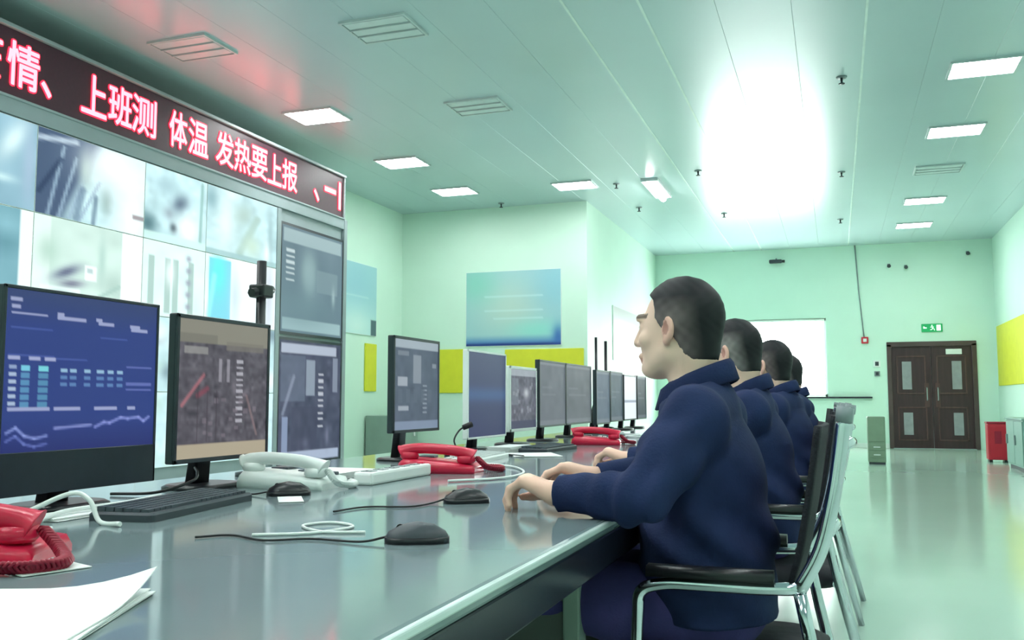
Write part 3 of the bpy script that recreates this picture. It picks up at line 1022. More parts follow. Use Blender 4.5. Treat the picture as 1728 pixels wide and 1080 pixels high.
def scr_brown(seed=0):
    cv = Canvas(90, 76, (84, 80, 90)).noise(9, 26).noise(7, 40)
    cv.rect(0, 0, 1, .16, (134, 132, 120)).rect(0, .10, .4, .17, (110, 108, 100), .6).rect(0, .9, 1, 1, (172, 162, 140))
    cv.rect(.05, .2, .3, .24, (160, 160, 156), .7).rect(.5, .14, .95, .2, (120, 116, 108), .7)
    for u in (.42, .51):
        cv.rect(u, .28, u + .035, .44, (164, 162, 172), .7)
    for q in range(11):
        cv.rect(.62, .28 + .045 * q, .70, .297 + .045 * q, (196, 196, 206), .75)
    cv.line(.04, .62, .26, .40, .014, (190, 110, 120), .7).line(.2, .55, .3, .5, .02, (150, 60, 80), .6)
    cv.line(.75, .55, .88, .85, .012, (160, 130, 130), .5)
    for q in range(14):
        u, v = rng.random() * .9, .5 + rng.random() * .36
        cv.rect(u, v, u + .05, v + .03, (130, 118, 130), .5)
    for u in (.2, .3, .4):
        cv.rect(u, .52, u + .012, .88, (60, 52, 62), .6)
    return cv


def scr_grey(tone=(78, 90, 108), win=True):
    cv = Canvas(72, 60, tone).noise(5, 14)
    cv.rect(0, 0, 1, .09, (176, 190, 198), .8).rect(0, .90, 1, 1, (130, 146, 170), .85)
    if win:
        cv.rect(.40, .16, .58, .48, (146, 156, 166), .75).rect(.06, .42, .28, .52, (172, 180, 190), .8).rect(.06, .13, .3, .17, (130, 140, 150), .7)
        for q in range(7):
            cv.rect(.62, .5 + .05 * q, .72, .517 + .05 * q, (160, 170, 180), .7)
        cv.rect(.08, .74, .3, .78, (170, 180, 190), .8).rect(.85, .25, .95, .29, (150, 160, 170), .7)
        for q in range(5):
            cv.rect(.08 + .17 * q, .55, .16 + .17 * q, .7, (88, 100, 116), .7)
    return cv


def scr_navy():
    cv = Canvas(40, 50, (74, 82, 112))
    cv.mix(np.clip(cv.v, 0, 1), (42, 48, 92), .9).mix(np.exp(-((cv.v - .5) / .08) ** 2), (70, 100, 150), .7)
    return cv


def scr_brownish():
    cv = Canvas(60, 50, (84, 82, 100)).noise(12, 22)
    cv.rect(0, 0, 1, .12, (168, 178, 186), .8).rect(.05, .15, .3, .6, (120, 130, 140), .6).blob(.6, .4, .12, .1, (210, 214, 220), .8)
    for q in range(12):
        u, v = rng.random() * .9, .2 + rng.random() * .6
        cv.rect(u, v, u + .08, v + .06, (150, 152, 164), .5)
    cv.rect(0, .86, 1, 1, (52, 50, 84), .9)
    return cv


def scr_plain(c):
    cv = Canvas(40, 36, c).noise(4, 9)
    cv.rect(0, 0, 1, .05, (136, 142, 150), .6)
    for q in range(6):
        cv.rect(.1, .15 + .12 * q, .3 + .5 * rng.random(), .165 + .12 * q, (120, 124, 136), .45)
    cv.rect(0, .93, 1, 1, (120, 126, 136), .6)
    return cv


def scr_white():
    cv = Canvas(40, 36, (232, 242, 248))
    cv.rect(0, .55, 1, .62, (130, 140, 160), .8)
    return cv


monitor('large monitor with a deep blue dashboard screen, nearest on the left', 1.462, 1.935, .795, 1.246, scr_blue(), chin=.085, side=.008)
monitor('monitor with a brownish trend chart screen beside the white telephone', 2.005, 2.432, .83, 1.232, scr_brown())
monitor('monitor with a grey window layout, just behind the red telephone', 3.28, 3.725, .868, 1.258, scr_grey())
monitor('monitor with a plain dark navy screen before the yellow panels', 4.06, 4.60, .812, 1.242, scr_navy(), bez='white', side=.01)
monitor('small monitor with speckled picture and pale frame right of the navy one', 4.66, 5.13, .828, 1.185, scr_brownish(), bez='white', side=.016)
monitor('grey-screened monitor, left of the adjoining pair', 5.18, 5.745, .838, 1.24, scr_plain((96, 100, 112)))
monitor('grey-screened monitor, right of the adjoining pair', 5.75, 6.40, .838, 1.24, scr_plain((92, 96, 106)))
monitor('distant bluish grey monitor left of the small dark one', 6.55, 6.98, .82, 1.222, scr_plain((84, 96, 116)))
monitor('distant small dark monitor below the thin poles', 7.0, 7.43, .83, 1.225, scr_plain((70, 82, 98)))
monitor('distant monitor with a bright white screen near the man\'s chin', 7.48, 7.98, .83, 1.21, scr_white())
monitor('farthest dark monitor beside the front man\'s collar', 8.02, 8.42, .83, 1.215, scr_plain((44, 50, 66)))


# ------------------------------------------------------------------ telephones
def telephone(name, label, loc, rz, body, dark, group=None, cord_pts=None):
    """long axis x, handset lying along x on the +y side, keypad on the -y side"""
    t = thing(name, label, 'telephone', loc, rz, group)
    rings = []
    for xx, z1, hw in ((-.135, .018, .080), (-.125, .030, .090), (-.06, .040, .096), (.06, .050, .096), (.115, .052, .092), (.132, .038, .084), (.137, .02, .08)):
        rings.append([(xx, -hw, 0), (xx, -hw, z1 * .6), (xx, -hw * .9, z1 * .92), (xx, 0, z1), (xx, hw * .9, z1 * .92), (xx, hw, z1 * .6), (xx, hw, 0)])
    obj('phone_body', loft(NB(), rings), body, t)
    bm = NB()
    for i in range(4):
        for j in range(3):
            x0, y0 = -.105 + i * .027, -.078 + j * .024
            zz = .034 + (x0 + .125) * .085
            box(bm, x0, x0 + .019, y0, y0 + .017, zz - .006, zz + .005, bev=.002, seg=1)
    kp = obj('keypad', bm, 'keycap_light' if body != 'white' else 'keycap', t)
    kp['kind'] = 'stuff'
    obj('display', bx(.03, .085, -.078, -.015, .046, .054, bev=.002, seg=1), 'dark_grey', t)
    pts = [(-.125, .05, .056), (-.105, .052, .066), (-.05, .054, .078), (.05, .054, .084), (.105, .052, .078), (.125, .05, .068)]
    h = obj('handset', tube(NB(), smooth_path(pts, 5), [.018 + .012 * abs(2 * k / 25 - 1) ** 3 for k in range(26)], 12), body, t)
    for sx, zz in ((-.10, .034), (.10, .046)):
        obj('handset_cup', lathe(NB(), [(.001, 0), (.026, 0), (.033, .008), (.031, .024), (.001, .028)], 16, (sx, .051, zz)), body, h)
    cp = cord_pts or [(-.14, .05, .05), (-.175, .04, .02), (-.21, -.02, .012), (-.19, -.09, .012), (-.12, -.12, .012)]
    base = smooth_path(cp, 50)
    coil = []
    for k, p in enumerate(base):
        a = k * 1.05
        coil.append((p[0] + .008 * math.cos(a), p[1] + .008 * math.sin(a * 1.0 + .6), max(p[2] + .008 * math.sin(a), .004)))
    obj('coiled_cord', tb(coil, .0034, 5), dark, t)
    return t


telephone('telephone', 'red telephone at the left edge beside the blue monitor', (-1.30, 1.10, DZ), math.radians(205), 'red', 'red_dark', 'red telephones',
          [(-.14, .05, .05), (-.17, .06, .02), (-.19, .11, .012), (-.15, .15, .012), (-.08, .14, .012)])
telephone('telephone', 'red telephone in the middle of the desk beside the power strip', (-1.31, 2.98, DZ), math.radians(190), 'red', 'red_dark', 'red telephones')
telephone('telephone', 'small distant red telephone before the pair of grey monitors', (-1.28, 5.08, DZ), math.radians(190), 'red', 'red_dark', 'red telephones')
telephone('telephone', 'white telephone below the brownish chart monitor', (-1.49, 2.33, DZ), math.radians(182), 'white', 'cable_white', None,
          [(-.14, .05, .05), (-.165, .045, .02), (-.185, .01, .012), (-.175, -.04, .012), (-.15, -.07, .012)])


# ------------------------------------------------------------------ keyboards, mice
def keyboard(label, loc, rz, m='dark_grey', km='keycap', group='keyboards'):
    t = thing('keyboard', label, 'keyboard', loc, rz, group)   # long axis y, front edge at +x
    L, Dp = .44, .15
    obj('keyboard_base', loft(NB(), [rrect(Dp, L, .012, 0), rrect(Dp, L, .012, .014), rrect(Dp - .008, L - .008, .012, .019)], smooth=False), m, t)
    bm = NB()
    for r in range(6):
        x0 = Dp / 2 - .012 - (r + 1) * .0205
        n = 20
        wk = (L - .024) / n
        k = 0
        while k < n:
            span = 6 if (r == 0 and k == 4) else 1
            y0 = -L / 2 + .012 + k * wk
            box(bm, x0, x0 + .0175, y0, y0 + wk * span - .003, .019, .025 + .0008 * r)
            k += span
    ks = obj('keys', bm, km, t)
    ks['kind'] = 'stuff'
    return t


def mouse(label, loc, rz, top='dark_grey', side='black', cable=None, scale=1.0):
    t = thing('mouse', label, 'mouse', loc, rz, 'computer mice')
    rings = []
    for xx, hw, hh in ((-.056, .012, .010), (-.050, .024, .020), (-.03, .030, .032), (0, .031, .037), (.03, .029, .031), (.05, .022, .020), (.056, .010, .010)):
        rings.append([(xx * scale, hw * math.cos(a) * scale, max(0, hh * math.sin(a) if math.sin(a) > 0 else 0) * scale) for a in [PI * q / 10 for q in range(11)]])
    obj('mouse_shell', loft(NB(), rings), top, t)
    obj('mouse_skirt', loft(NB(), [[(x_ * 1.02, y_ * 1.02, 0) for x_, y_, z_ in rrect(.112 * scale, .064 * scale, .03 * scale, 0)],
                                   [(x_ * 1.02, y_ * 1.02, .011) for x_, y_, z_ in rrect(.112 * scale, .064 * scale, .03 * scale, 0)]]), side, t)
    obj('scroll_wheel', tb([(.030 * scale, -.004, .0255 * scale), (.030 * scale, .004, .0255 * scale)], .007, 10), side, t)
    if cable:
        obj('mouse_cable', tb(smooth_path([(.055 * scale, 0, .01)] + cable, 8), .0022, 6), 'cable_black', t)
    return t


keyboard('dark keyboard lying before the blue dashboard monitor', (-1.43, 1.76, DZ), math.radians(8))
keyboard('dark keyboard before the speckled small monitor', (-1.36, 4.42, DZ), math.radians(-4))
keyboard('distant dark keyboard before the grey monitor pair', (-1.36, 5.75, DZ), math.radians(3))
keyboard('white keyboard lying beyond the middle red telephone', (-1.42, 3.62, DZ), math.radians(5), 'white', 'keycap_light')
mouse('grey mouse in the foreground near the desk edge', (-.705, 1.50, DZ), math.radians(205), 'dark_grey', 'black',
      [(.10, .01, .004), (.19, -.04, .003), (.27, -.03, .003), (.34, -.10, .003), (.40, -.08, .003)])
mouse('black mouse by the front man\'s hands', (-.86, 2.11, DZ), math.radians(215), 'black', 'black', [(.09, .02, .004), (.15, .07, .003), (.25, .05, .003), (.33, .12, .003)])
mouse('black mouse in front of the white telephone', (-1.37, 2.12, DZ), math.radians(215), 'black', 'black', [(.09, -.01, .004), (.13, -.05, .003), (.12, -.10, .003)])

# power strip
t = thing('power_strip', 'white power strip with sockets before the middle red telephone', 'power strip', (-1.32, 2.64, DZ), 0)
obj('strip_case', bx(-.032, .032, -.21, .21, 0, .038, bev=.008), 'white', t)
for k in range(5):
    yy = -.17 + k * .075
    s = obj('socket', bx(-.018, .018, yy - .02, yy + .02, .038, .040, bev=.001, seg=1), 'grey', t)
    bm = NB()
    box(bm, -.006, -.002, yy - .010, yy - .004, .040, .0408)
    box(bm, .002, .006, yy + .004, yy + .010, .040, .0408)
    obj('socket_holes', bm, 'black', s)
obj('switch', bx(-.012, .012, .185, .202, .038, .044, bev=.002, seg=1), 'red', t)
obj('strip_cable', tb(smooth_path([(0, .21, .02), (-.02, .222, .012), (-.12, .222, .006), (-.30, .222, .006), (-.45, .25, .006)], 8), .004, 6), 'cable_white', t)


# papers
def sheets(label, loc, rz, w_, l_, n, curl=0.0, m='paper', group='papers on the desk'):
    t = thing('paper_stack', label, 'papers', loc, rz, group)
    for k in range(n):
        nx, ny = 8, 10
        bm = NB()
        z = .001 + .0022 * k
        a = random.uniform(-.06, .06) if n > 1 else 0
        g = []
        g2 = []
        for i in range(nx + 1):
            row, row2 = [], []
            for j in range(ny + 1):
                u, v = i / nx, j / ny
                lift = curl * max(0, u + v - 1.45) ** 2 if k == n - 1 else 0
                X_, Y_ = (u - .5) * w_, (v - .5) * l_
                p = (X_ * math.cos(a) - Y_ * math.sin(a), X_ * math.sin(a) + Y_ * math.cos(a))
                row.append(bm.verts.new((p[0], p[1], z + lift + .0014)))
                row2.append(bm.verts.new((p[0], p[1], z + lift)))
            g.append(row)
            g2.append(row2)
        for i in range(nx):
            for j in range(ny):
                bm.faces.new((g[i][j], g[i + 1][j], g[i + 1][j + 1], g[i][j + 1]))
                bm.faces.new((g2[i][j + 1], g2[i + 1][j + 1], g2[i + 1][j], g2[i][j]))
        for i in range(nx):
            bm.faces.new((g[i + 1][0], g[i][0], g2[i][0], g2[i + 1][0]))
            bm.faces.new((g[i][ny], g[i + 1][ny], g2[i + 1][ny], g2[i][ny]))
        for j in range(ny):
            bm.faces.new((g[0][j], g[0][j + 1], g2[0][j + 1], g2[0][j]))
            bm.faces.new((g[nx][j + 1], g[nx][j], g2[nx][j], g2[nx][j + 1]))
        obj('sheet', bm, m, t)
    return t


sheets('white papers with a curled corner at the bottom left of the desk', (-.905, .80, DZ), math.radians(24), .27, .30, 4, .09)
sheets('small white note under the left red telephone cord', (-1.14, 1.09, DZ), math.radians(70), .10, .14, 1)
sheets('stack of white papers behind the power strip', (-1.58, 2.66, DZ), 0, .21, .28, 9)
sheets('loose white sheets beside the keyboard of the blue monitor', (-1.565, 1.62, DZ), 0, .10, .26, 3, .05)
sheets('white sheet lying on the desk before the navy screen', (-1.30, 4.0, DZ), math.radians(25), .21, .28, 2)
sheets('distant white sheets beside the far keyboards', (-1.08, 6.5, DZ), math.radians(-12), .21, .3, 4)
sheets('white folder of papers below the navy screen', (-1.52, 4.28, DZ), 0, .12, .3, 12)
sheets('pale note lying right of the black mouse by the telephone', (-1.30, 2.02, DZ), math.radians(35), .06, .13, 1)


def cable(label, pts, r, m):
    tag(obj('cable', tb(smooth_path(pts, 10), r, 7), m), label, 'cable', 'cables on the desk')


cable('thick white bent cable under the blue monitor at the left', [(-1.62, 1.30, .756), (-1.55, 1.40, .765), (-1.47, 1.475, .81), (-1.43, 1.49, .80), (-1.40, 1.49, .757), (-1.34, 1.48, .756)], .005, 'cable_white')
cable('white cable lying between the blue monitor and the keyboard', [(-1.64, 1.95, .756), (-1.58, 1.85, .764), (-1.55, 1.72, .765), (-1.55, 1.55, .765), (-1.50, 1.42, .757)], .005, 'cable_white')
cable('black cable curling behind the brown chart monitor stand', [(-1.80, 1.95, .755), (-1.68, 1.98, .76), (-1.63, 2.06, .785), (-1.67, 2.13, .80), (-1.71, 2.17, .81)], .004, 'cable_black')
cable('thin white cable looping on the open desk left of the foreground mouse', [(-1.02, 1.46, .753), (-.93, 1.52, .753), (-.90, 1.62, .753), (-.97, 1.66, .753), (-1.0, 1.60, .753), (-.92, 1.54, .753), (-.84, 1.56, .753)], .003, 'cable_white')
cable('thin white cable near the middle red telephone cord', [(-1.12, 2.60, .755), (-1.02, 2.72, .755), (-.99, 2.86, .755), (-1.03, 3.05, .755), (-1.15, 3.25, .755), (-1.35, 3.4, .755)], .004, 'cable_white')
cable('black cable trailing from the far keyboards to the monitors', [(-1.3, 3.85, .754), (-1.42, 3.95, .754), (-1.5, 4.0, .756), (-1.6, 4.03, .756)], .005, 'cable_black')
cable('white cable winding before the distant monitors', [(-1.2, 6.0, .758), (-1.35, 6.15, .758), (-1.3, 6.4, .758), (-1.5, 6.6, .758), (-1.55, 7.0, .758)], .006, 'cable_white')

# gooseneck microphone
t = thing('desk_microphone', 'small black gooseneck microphone between the monitors', 'microphone', (-1.62, 3.86, DZ))
obj('microphone_base', loft(NB(), [rrect(.10, .09, .02, 0), rrect(.10, .09, .02, .02), rrect(.07, .07, .02, .03)]), 'black', t)
obj('gooseneck', tb(smooth_path([(0, 0, .03), (-.01, -.01, .07), (.0, .02, .11), (.02, .04, .13)], 6), .004, 8), 'black', t)
obj('microphone_head', tb([(.015, .035, .125), (.045, .065, .14)], [.012, .014], 10), 'black_matt', t)


def pole(label, loc, z1, zc, r=.016):
    t = thing('desk_pole', label, 'pole', loc, 0, 'black desk poles')
    obj('pole_base', lathe(NB(), [(.001, 0), (.07, 0), (.07, .012), (.02, .02), (.001, .02)], 20), 'black', t)
    obj('pole_shaft', tb([(0, 0, .015), (0, 0, z1 - DZ)], r, 12), 'black', t)
    if zc:
        c = obj('clamp', bx(-.03, .03, -.03, .03, zc - DZ - .022, zc - DZ + .022, bev=.006), 'black', t)
        obj('clamp_arm', tb([(.0, -.055, zc - DZ - .01), (0, .06, zc - DZ + .012)], .015, 8), 'black', c)


pole('black pole with clamp rising behind the brown chart monitor', (-1.82, 2.625, DZ), 1.468, 1.365)
pole('thin distant black pole, left of two behind the far monitors', (-1.92, 7.62, DZ), 1.533, 0, .012)
pole('thin distant black pole, right of two behind the far monitors', (-1.92, 7.97, DZ), 1.522, 0, .014)

# ================================================================== chairs
def make_chair(label):
    t = thing('office_chair', label, 'chair', (0, 0, 0), 0, 'chrome armchairs along the desk')
    HW = .27
    obj('seat', loft(NB(), [rrect(.40, .44, .06, .375, cx=.0), rrect(.44, .47, .07, .39), rrect(.44, .47, .07, .425), rrect(.38, .42, .08, .445)]), 'cushion', t)
    for s in (-1, 1):
        y = s * HW
        obj('front_leg', tb(fillet([(-.20, y, 0), (-.17, y, .30), (-.16, y, .60), (-.10, y, .615), (.10, y, .615), (.18, y, .62)], .05, 6), .0135, 12), 'chrome', t)
        obj('rear_leg', tb(fillet([(.17, y, .61), (.20, y, .45), (.31, y, 0)], .1, 6), .0135, 12), 'chrome', t)
        obj('back_upright', tb(smooth_path([(.168, y, .615), (.212, y, .70), (.238, y, .80), (.252, y, .88), (.264, y, .965)], 5), .0145, 12), 'chrome', t)
        obj('arm_pad', loft(NB(), [[(a, y + b * .5, c) for b, c in ((-.045, .63), (.045, .63), (.045, .645), (.03, .652), (-.03, .652), (-.045, .645))] for a in (-.14, .12)]), 'black', t)
        obj('upright_cap', tb([(.263, y, .955), (.268, y, .985)], .017, 10), 'grey', t)
        obj('seat_bracket', tb([(-.17, y, .40), (-.17, y - s * .05, .40)], .012, 8), 'chrome', t)
    for xx, z in ((.256, .905), (.218, .72)):
        obj('cross_bar', tb([(xx, -HW, z), (xx + .025, 0, z), (xx, HW, z)], .012, 10), 'chrome', t)
    obj('seat_bar', tb([(-.17, -HW, .385), (-.17, HW, .385)], .012, 8), 'chrome', t)
    obj('seat_bar', tb([(.205, -HW, .40), (.205, HW, .40)], .012, 8), 'chrome', t)
    rings = []
    for xx, z in ((.180, .60), (.203, .68), (.222, .78), (.236, .87), (.243, .92), (.247, .945)):
        rings.append([(xx - .030 + .02 * (q / 6 - 1) ** 2 * 0 - .02 * (1 - ((q - 6) / 6.0) ** 2) * -1 * .8, (q - 6) / 6.0 * (HW - .03), z) for q in range(13)])
    bm = NB()
    loft(bm, rings, closed=False)
    bmesh.ops.solidify(bm, geom=bm.faces[:], thickness=.012)
    obj('backrest', bm, 'mesh_back', t, smooth=True)
    return t


YS = [2.25, 3.5, 4.75, 6.0]
clabels = ['chrome-framed black chair under the nearest man', 'chrome-framed black chair under the second man, behind the nearest chair',
           'chrome-framed black chair under the third man', 'farthest chrome-framed black chair, under the fourth man']
chair0 = make_chair(clabels[0])
for i, yy in enumerate(YS):
    c = chair0 if i == 0 else copy_tree(chair0)
    c.location = (-.25 + (0, .02, .03, .0)[i], yy, 0)
    c.rotation_euler.z = (0, .03, -.04, .05)[i]
    c['label'] = clabels[i]
bm = NB()
g = []
for i in range(9):
    g.append([])
    for j in range(9):
        g[-1].append(bm.verts.new((-.02 + .22 * i / 8, -.262 + .016 * random.random(), .30 + .13 * j / 8)))
for i in range(8):
    for j in range(8):
        bm.faces.new((g[i][j], g[i + 1][j], g[i + 1][j + 1], g[i][j + 1]))
bmesh.ops.solidify(bm, geom=bm.faces[:], thickness=.002)
obj('plastic_wrap', bm, 'bagplastic', chair0)


# ================================================================== people
def rotz(a):
    c, s = math.cos(a), math.sin(a)
    return np.array([[c, -s, 0], [s, c, 0], [0, 0, 1.0]])


def roty(a):
    c, s = math.cos(a), math.sin(a)
    return np.array([[c, 0, s], [0, 1, 0], [-s, 0, c]])


def hand(f, wrist, u, s, curl=1.0):
    w = np.array(wrist, float)
    u = np.array(u, float)
    u /= np.linalg.norm(u)
    s = np.array(s, float)
    n = np.array([0, 0, -1.0])
    for i, (off, sc) in enumerate(((.029, .95), (.010, 1.05), (-.010, .98), (-.028, .8))):
        kn = w + u * (.088 - .004 * abs(i - 1)) + s * off + np.array([0, 0, .026])
        f.cone(w + u * .005 + s * off * .55, kn, .017, .0125, .018)
        p = kn
        r = .0105
        for L, a in ((.044, .35), (.028, .85), (.022, 1.25)):
            aa = a * curl
            q = p + (u * math.cos(aa) + n * math.sin(aa)) * L * sc + s * off * .06
            f.cone(p, q, r, r - .001, .004)
            p = q
            r -= .001
    b = w + u * .022 + s * .022 + np.array([0, 0, -.002])
    p1 = b + u * .03 + s * .026 + n * .006
    p2 = p1 + u * .032 + s * .006 + n * .006
    p3 = p2 + u * .024 - s * .006 + n * .003
    f.chain([b, p1, p2, p3], [.016, .0125, .011, .009], .006)


def build_man(tag_, yaw, pitch, lean, el, wr, er, wrr, grey=0.0, bald=0.0, dirL=(-1, .25, 0), dirR=(-1, -.25, 0)):
    """returns meshes in local space: origin on the floor below the hips, facing -x"""
    HC = np.array([-.11 + lean, 0, 1.172])
    Rm = rotz(-yaw) @ roty(pitch)                  # head frame -> local
    shL = np.array([-.045 + lean * .7, -.185, .955])
    shR = np.array([-.045 + lean * .7, .185, .955])
    el, wr, er, wrr = (np.array(q, float) for q in (el, wr, er, wrr))

    def hp(x, y, z):
        return HC + Rm @ np.array([x, y, z])

    # ---------------- body (one continuous surface)
    b = SDF()
    b.cone((-.03, 0, .55), (-.045 + lean * .3, 0, .70), .122, .118, .03, (1, .72, 1))
    b.cone((-.045 + lean * .3, 0, .70), (-.055 + lean * .7, 0, .88), .118, .105, .03, (1, .62, 1))
    b.cone((-.055 + lean * .7, 0, .88), (-.065 + lean * .8, 0, .95), .105, .075, .03, (1, .66, 1))
    for sh, e_, w_ in ((shL, el, wr), (shR, er, wrr)):
        b.cone((-.065 + lean * .8, 0, 1.0), sh, .05, .055, .03)
        b.cone(sh, e_, .052, .042, .03)
        b.cone(e_, w_, .041, .027, .02)
    for s in (-1, 1):
        b.cone((-.03, s * .09, .53), (-.44, s * .11, .53), .085, .056, .03)
        b.cone((-.44, s * .11, .53), (-.47, s * .11, .13), .054, .036, .02)
    b.cone((-.47, .11, .07), (-.58, .12, .04), .034, .03, .02)
    b.cone((-.47, -.11, .07), (-.58, -.12, .04), .034, .03, .02)
    b.cone((-.065 + lean * .8, 0, .96), hp(.03, 0, -.06), .062, .057, .03)
    b.cone(hp(.035, 0, -.05), hp(.015, 0, -.02), .06, .062, .03)
    # head
    b.ell(hp(.016, 0, .028), (.096, .077, .088), .02, rot=Rm)
    b.ell(hp(-.028, 0, -.03), (.070, .062, .082), .025, rot=Rm)
    b.cone(hp(.0, -.045, -.058), hp(-.06, -.02, -.095), .022, .022, .025)
    b.cone(hp(.0, .045, -.058), hp(-.06, .02, -.095), .022, .022, .025)
    b.ell(hp(-.078, 0, -.094), (.022, .028, .020), .018, rot=Rm)
    b.cone(hp(-.083, -.034, .03), hp(-.090, .0, .026), .013, .012, .012)
    b.cone(hp(-.083, .034, .03), hp(-.090, .0, .026), .013, .012, .012)
    b.cone(hp(-.094, 0, .018), hp(-.113, 0, -.026), .008, .0125, .010)
    b.ell(hp(-.098, -.013, -.03), (.010, .009, .008), .006, rot=Rm)
    b.ell(hp(-.098, .013, -.03), (.010, .009, .008), .006, rot=Rm)
    for s in (-1, 1):
        b.ell(hp(-.091, s * .032, .010), (.014, .017, .011), .008, 'sub', rot=Rm)
        b.ell(hp(-.076, s * .032, .008), (.0135, .0135, .0125), .003, rot=Rm)
        b.ell(hp(-.062, s * .043, -.022), (.022, .02, .018), .015, rot=Rm)
        er_ = Rm @ rotz(s * .35)
        b.ell(hp(.016, s * .080, -.004), (.020, .009, .033), .005, rot=er_)
        b.ell(hp(.012, s * .090, -.001), (.011, .009, .019), .003, 'sub', rot=er_)
        b.ell(hp(.010, s * .077, -.034), (.010, .008, .011), .006, rot=Rm)
    b.cone(hp(-.096, -.018, -.062), hp(-.102, 0, -.060), .006, .0075, .006)
    b.cone(hp(-.096, .018, -.062), hp(-.102, 0, -.060), .006, .0075, .006)
    b.cone(hp(-.093, -.014, -.073), hp(-.097, 0, -.074), .006, .0075, .006)
    b.cone(hp(-.093, .014, -.073), hp(-.097, 0, -.074), .006, .0075, .006)
    hand(b, wr, dirL, (0, 1, 0), 1.45)
    hand(b, wrr, dirR, (0, -1, 0), 1.1)
    V, Q = nets(b, (-.75, -.55, .0), (.25, .55, 1.36), .005)
    q = (V - HC) @ Rm
    col = np.tile(np.array(S(246, 208, 188)[:3]), (len(V), 1))
    n1 = (np.sin(V[:, 0] * 90) * np.sin(V[:, 1] * 80 + 1) * np.sin(V[:, 2] * 85 + 2))[:, None]
    col = col * (1 + .05 * n1)

    def paint(mask, c, al):
        col[mask] = col[mask] * (1 - al) + np.array(S(*c)[:3]) * al
    for s in (-1, 1):
        brow = (abs(q[:, 2] - (.036 - .12 * np.abs(np.abs(q[:, 1]) - .034))) < .006) & (np.abs(q[:, 1] - s * .034) < .020) & (q[:, 0] < -.05)
        paint(brow, (50, 40, 38), .85)
        eye = (np.hypot((q[:, 1] - s * .032), (q[:, 2] - .009) * 1.9) < .0115) & (q[:, 0] < -.075)
        paint(eye, (225, 220, 215), .9)
        iris = (np.hypot((q[:, 1] - s * .032), q[:, 2] - .009) < .006) & (q[:, 0] < -.075)
        paint(iris, (30, 22, 20), .95)
    paint((np.abs(q[:, 1]) < .022) & (np.abs(q[:, 2] + .067) < .011) & (q[:, 0] < -.085), (190, 120, 112), .7)
    ear = (np.abs(q[:, 1]) > .074) & (np.abs(q[:, 0] - .015) < .03) & (np.abs(q[:, 2]) < .05)
    paint(ear, (232, 172, 158), .6)
    for s in (-1, 1):
        conch_shade = (np.hypot(q[:, 0] - .012, (q[:, 2] + .002) * .55) < .0095) & (s * q[:, 1] > .07)
        paint(conch_shade, (168, 112, 104), .75)  # shade in the ear hollow, painted into the skin colour
    hnd = V[:, 2] < .83
    paint(hnd & (V[:, 0] < -.3), (226, 172, 152), .5)
    body = np_mesh('body', V, Q, col)

    # ---------------- hair
    def hairf(P):
        p = (P - HC) @ Rm
        c = np.array([.016, 0, .028])
        r = np.array([.096, .077, .088]) + .0075
        r2 = r + np.array([0, 0, .006])
        e = (p - c)
        k0 = np.linalg.norm(e / r2, axis=1)
        k1 = np.linalg.norm(e / (r2 * r2), axis=1) + 1e-9
        d = k0 * (k0 - 1) / k1
        # nape follows the neck
        dn = np.linalg.norm((p - np.array([.042, 0, -.045])) * np.array([1, .95, .8]), axis=1) - .062
        d = smin(d, dn, .02)
        d = d + .0008 * np.sin(p[:, 0] * 170 + p[:, 1] * 90 + 3 * np.sin(p[:, 2] * 60)) * np.sin(p[:, 2] * 120 + 40 * p[:, 0])
        z_ = p[:, 2]
        xf_ = np.interp(z_, [-.12, -.04, -.02, .0, .025, .05, .07, .09, .13], [.05, .035, .022, -.004, -.02, -.022, -.03, -.062 + bald, -.068 + bald])
        zl = np.interp(p[:, 0], [-.02, .02, .045, .06, .12], [.0, -.02, -.065, -.078, -.08])
        return np.maximum(d, np.maximum((xf_ - p[:, 0]) * .7, (zl - z_) * .7))
    V, Q = nets(hairf, HC - .16, HC + .16, .004)
    q = (V - HC) @ Rm
    top = np.array(S(24, 25, 30)[:3])
    sid = np.array(S(*(122, 110, 110)))[:3] * (1 - grey) + np.array(S(168, 164, 162))[:3] * grey
    tt = np.clip((.075 - q[:, 2]) / .05, 0, 1) * np.clip((.09 - q[:, 0]) / .05, 0, 1) * np.clip((np.abs(q[:, 1]) - .02) / .03, 0, 1)
    tt = tt * (.85 + .15 * np.sin(q[:, 0] * 200) * np.sin(q[:, 2] * 170))
    hcol = top * (1 - tt[:, None]) + sid * tt[:, None]
    hair = np_mesh('hair', V, Q, hcol)

    # ---------------- shirt
    sd = SDF()
    sd.cone((-.038, 0, .50), (-.048 + lean * .3, 0, .66), .150, .150, .04, (1, .72, 1))
    sd.cone((-.048 + lean * .3, 0, .66), (-.05 + lean * .6, 0, .83), .150, .132, .04, (1, .63, 1))
    sd.cone((-.05 + lean * .6, 0, .83), (-.062 + lean * .8, 0, .95), .130, .098, .04, (1, .64, 1))
    for sh, e_, w_ in ((shL, el, wr), (shR, er, wrr)):
        sd.cone((-.06 + lean * .8, 0, .995), sh, .066, .068, .04)
        mid = (sh + e_) / 2
        sd.cone(sh, mid, .070, .066, .035)
        sd.cone(mid, e_, .066, .056, .02)
        sd.cone(e_, w_, .056, .040, .02)
    nb = np.array([-.065 + lean * .8, 0, 1.0])
    dl = (wr - el) / np.linalg.norm(wr - el)
    dr = (wrr - er) / np.linalg.norm(wrr - er)

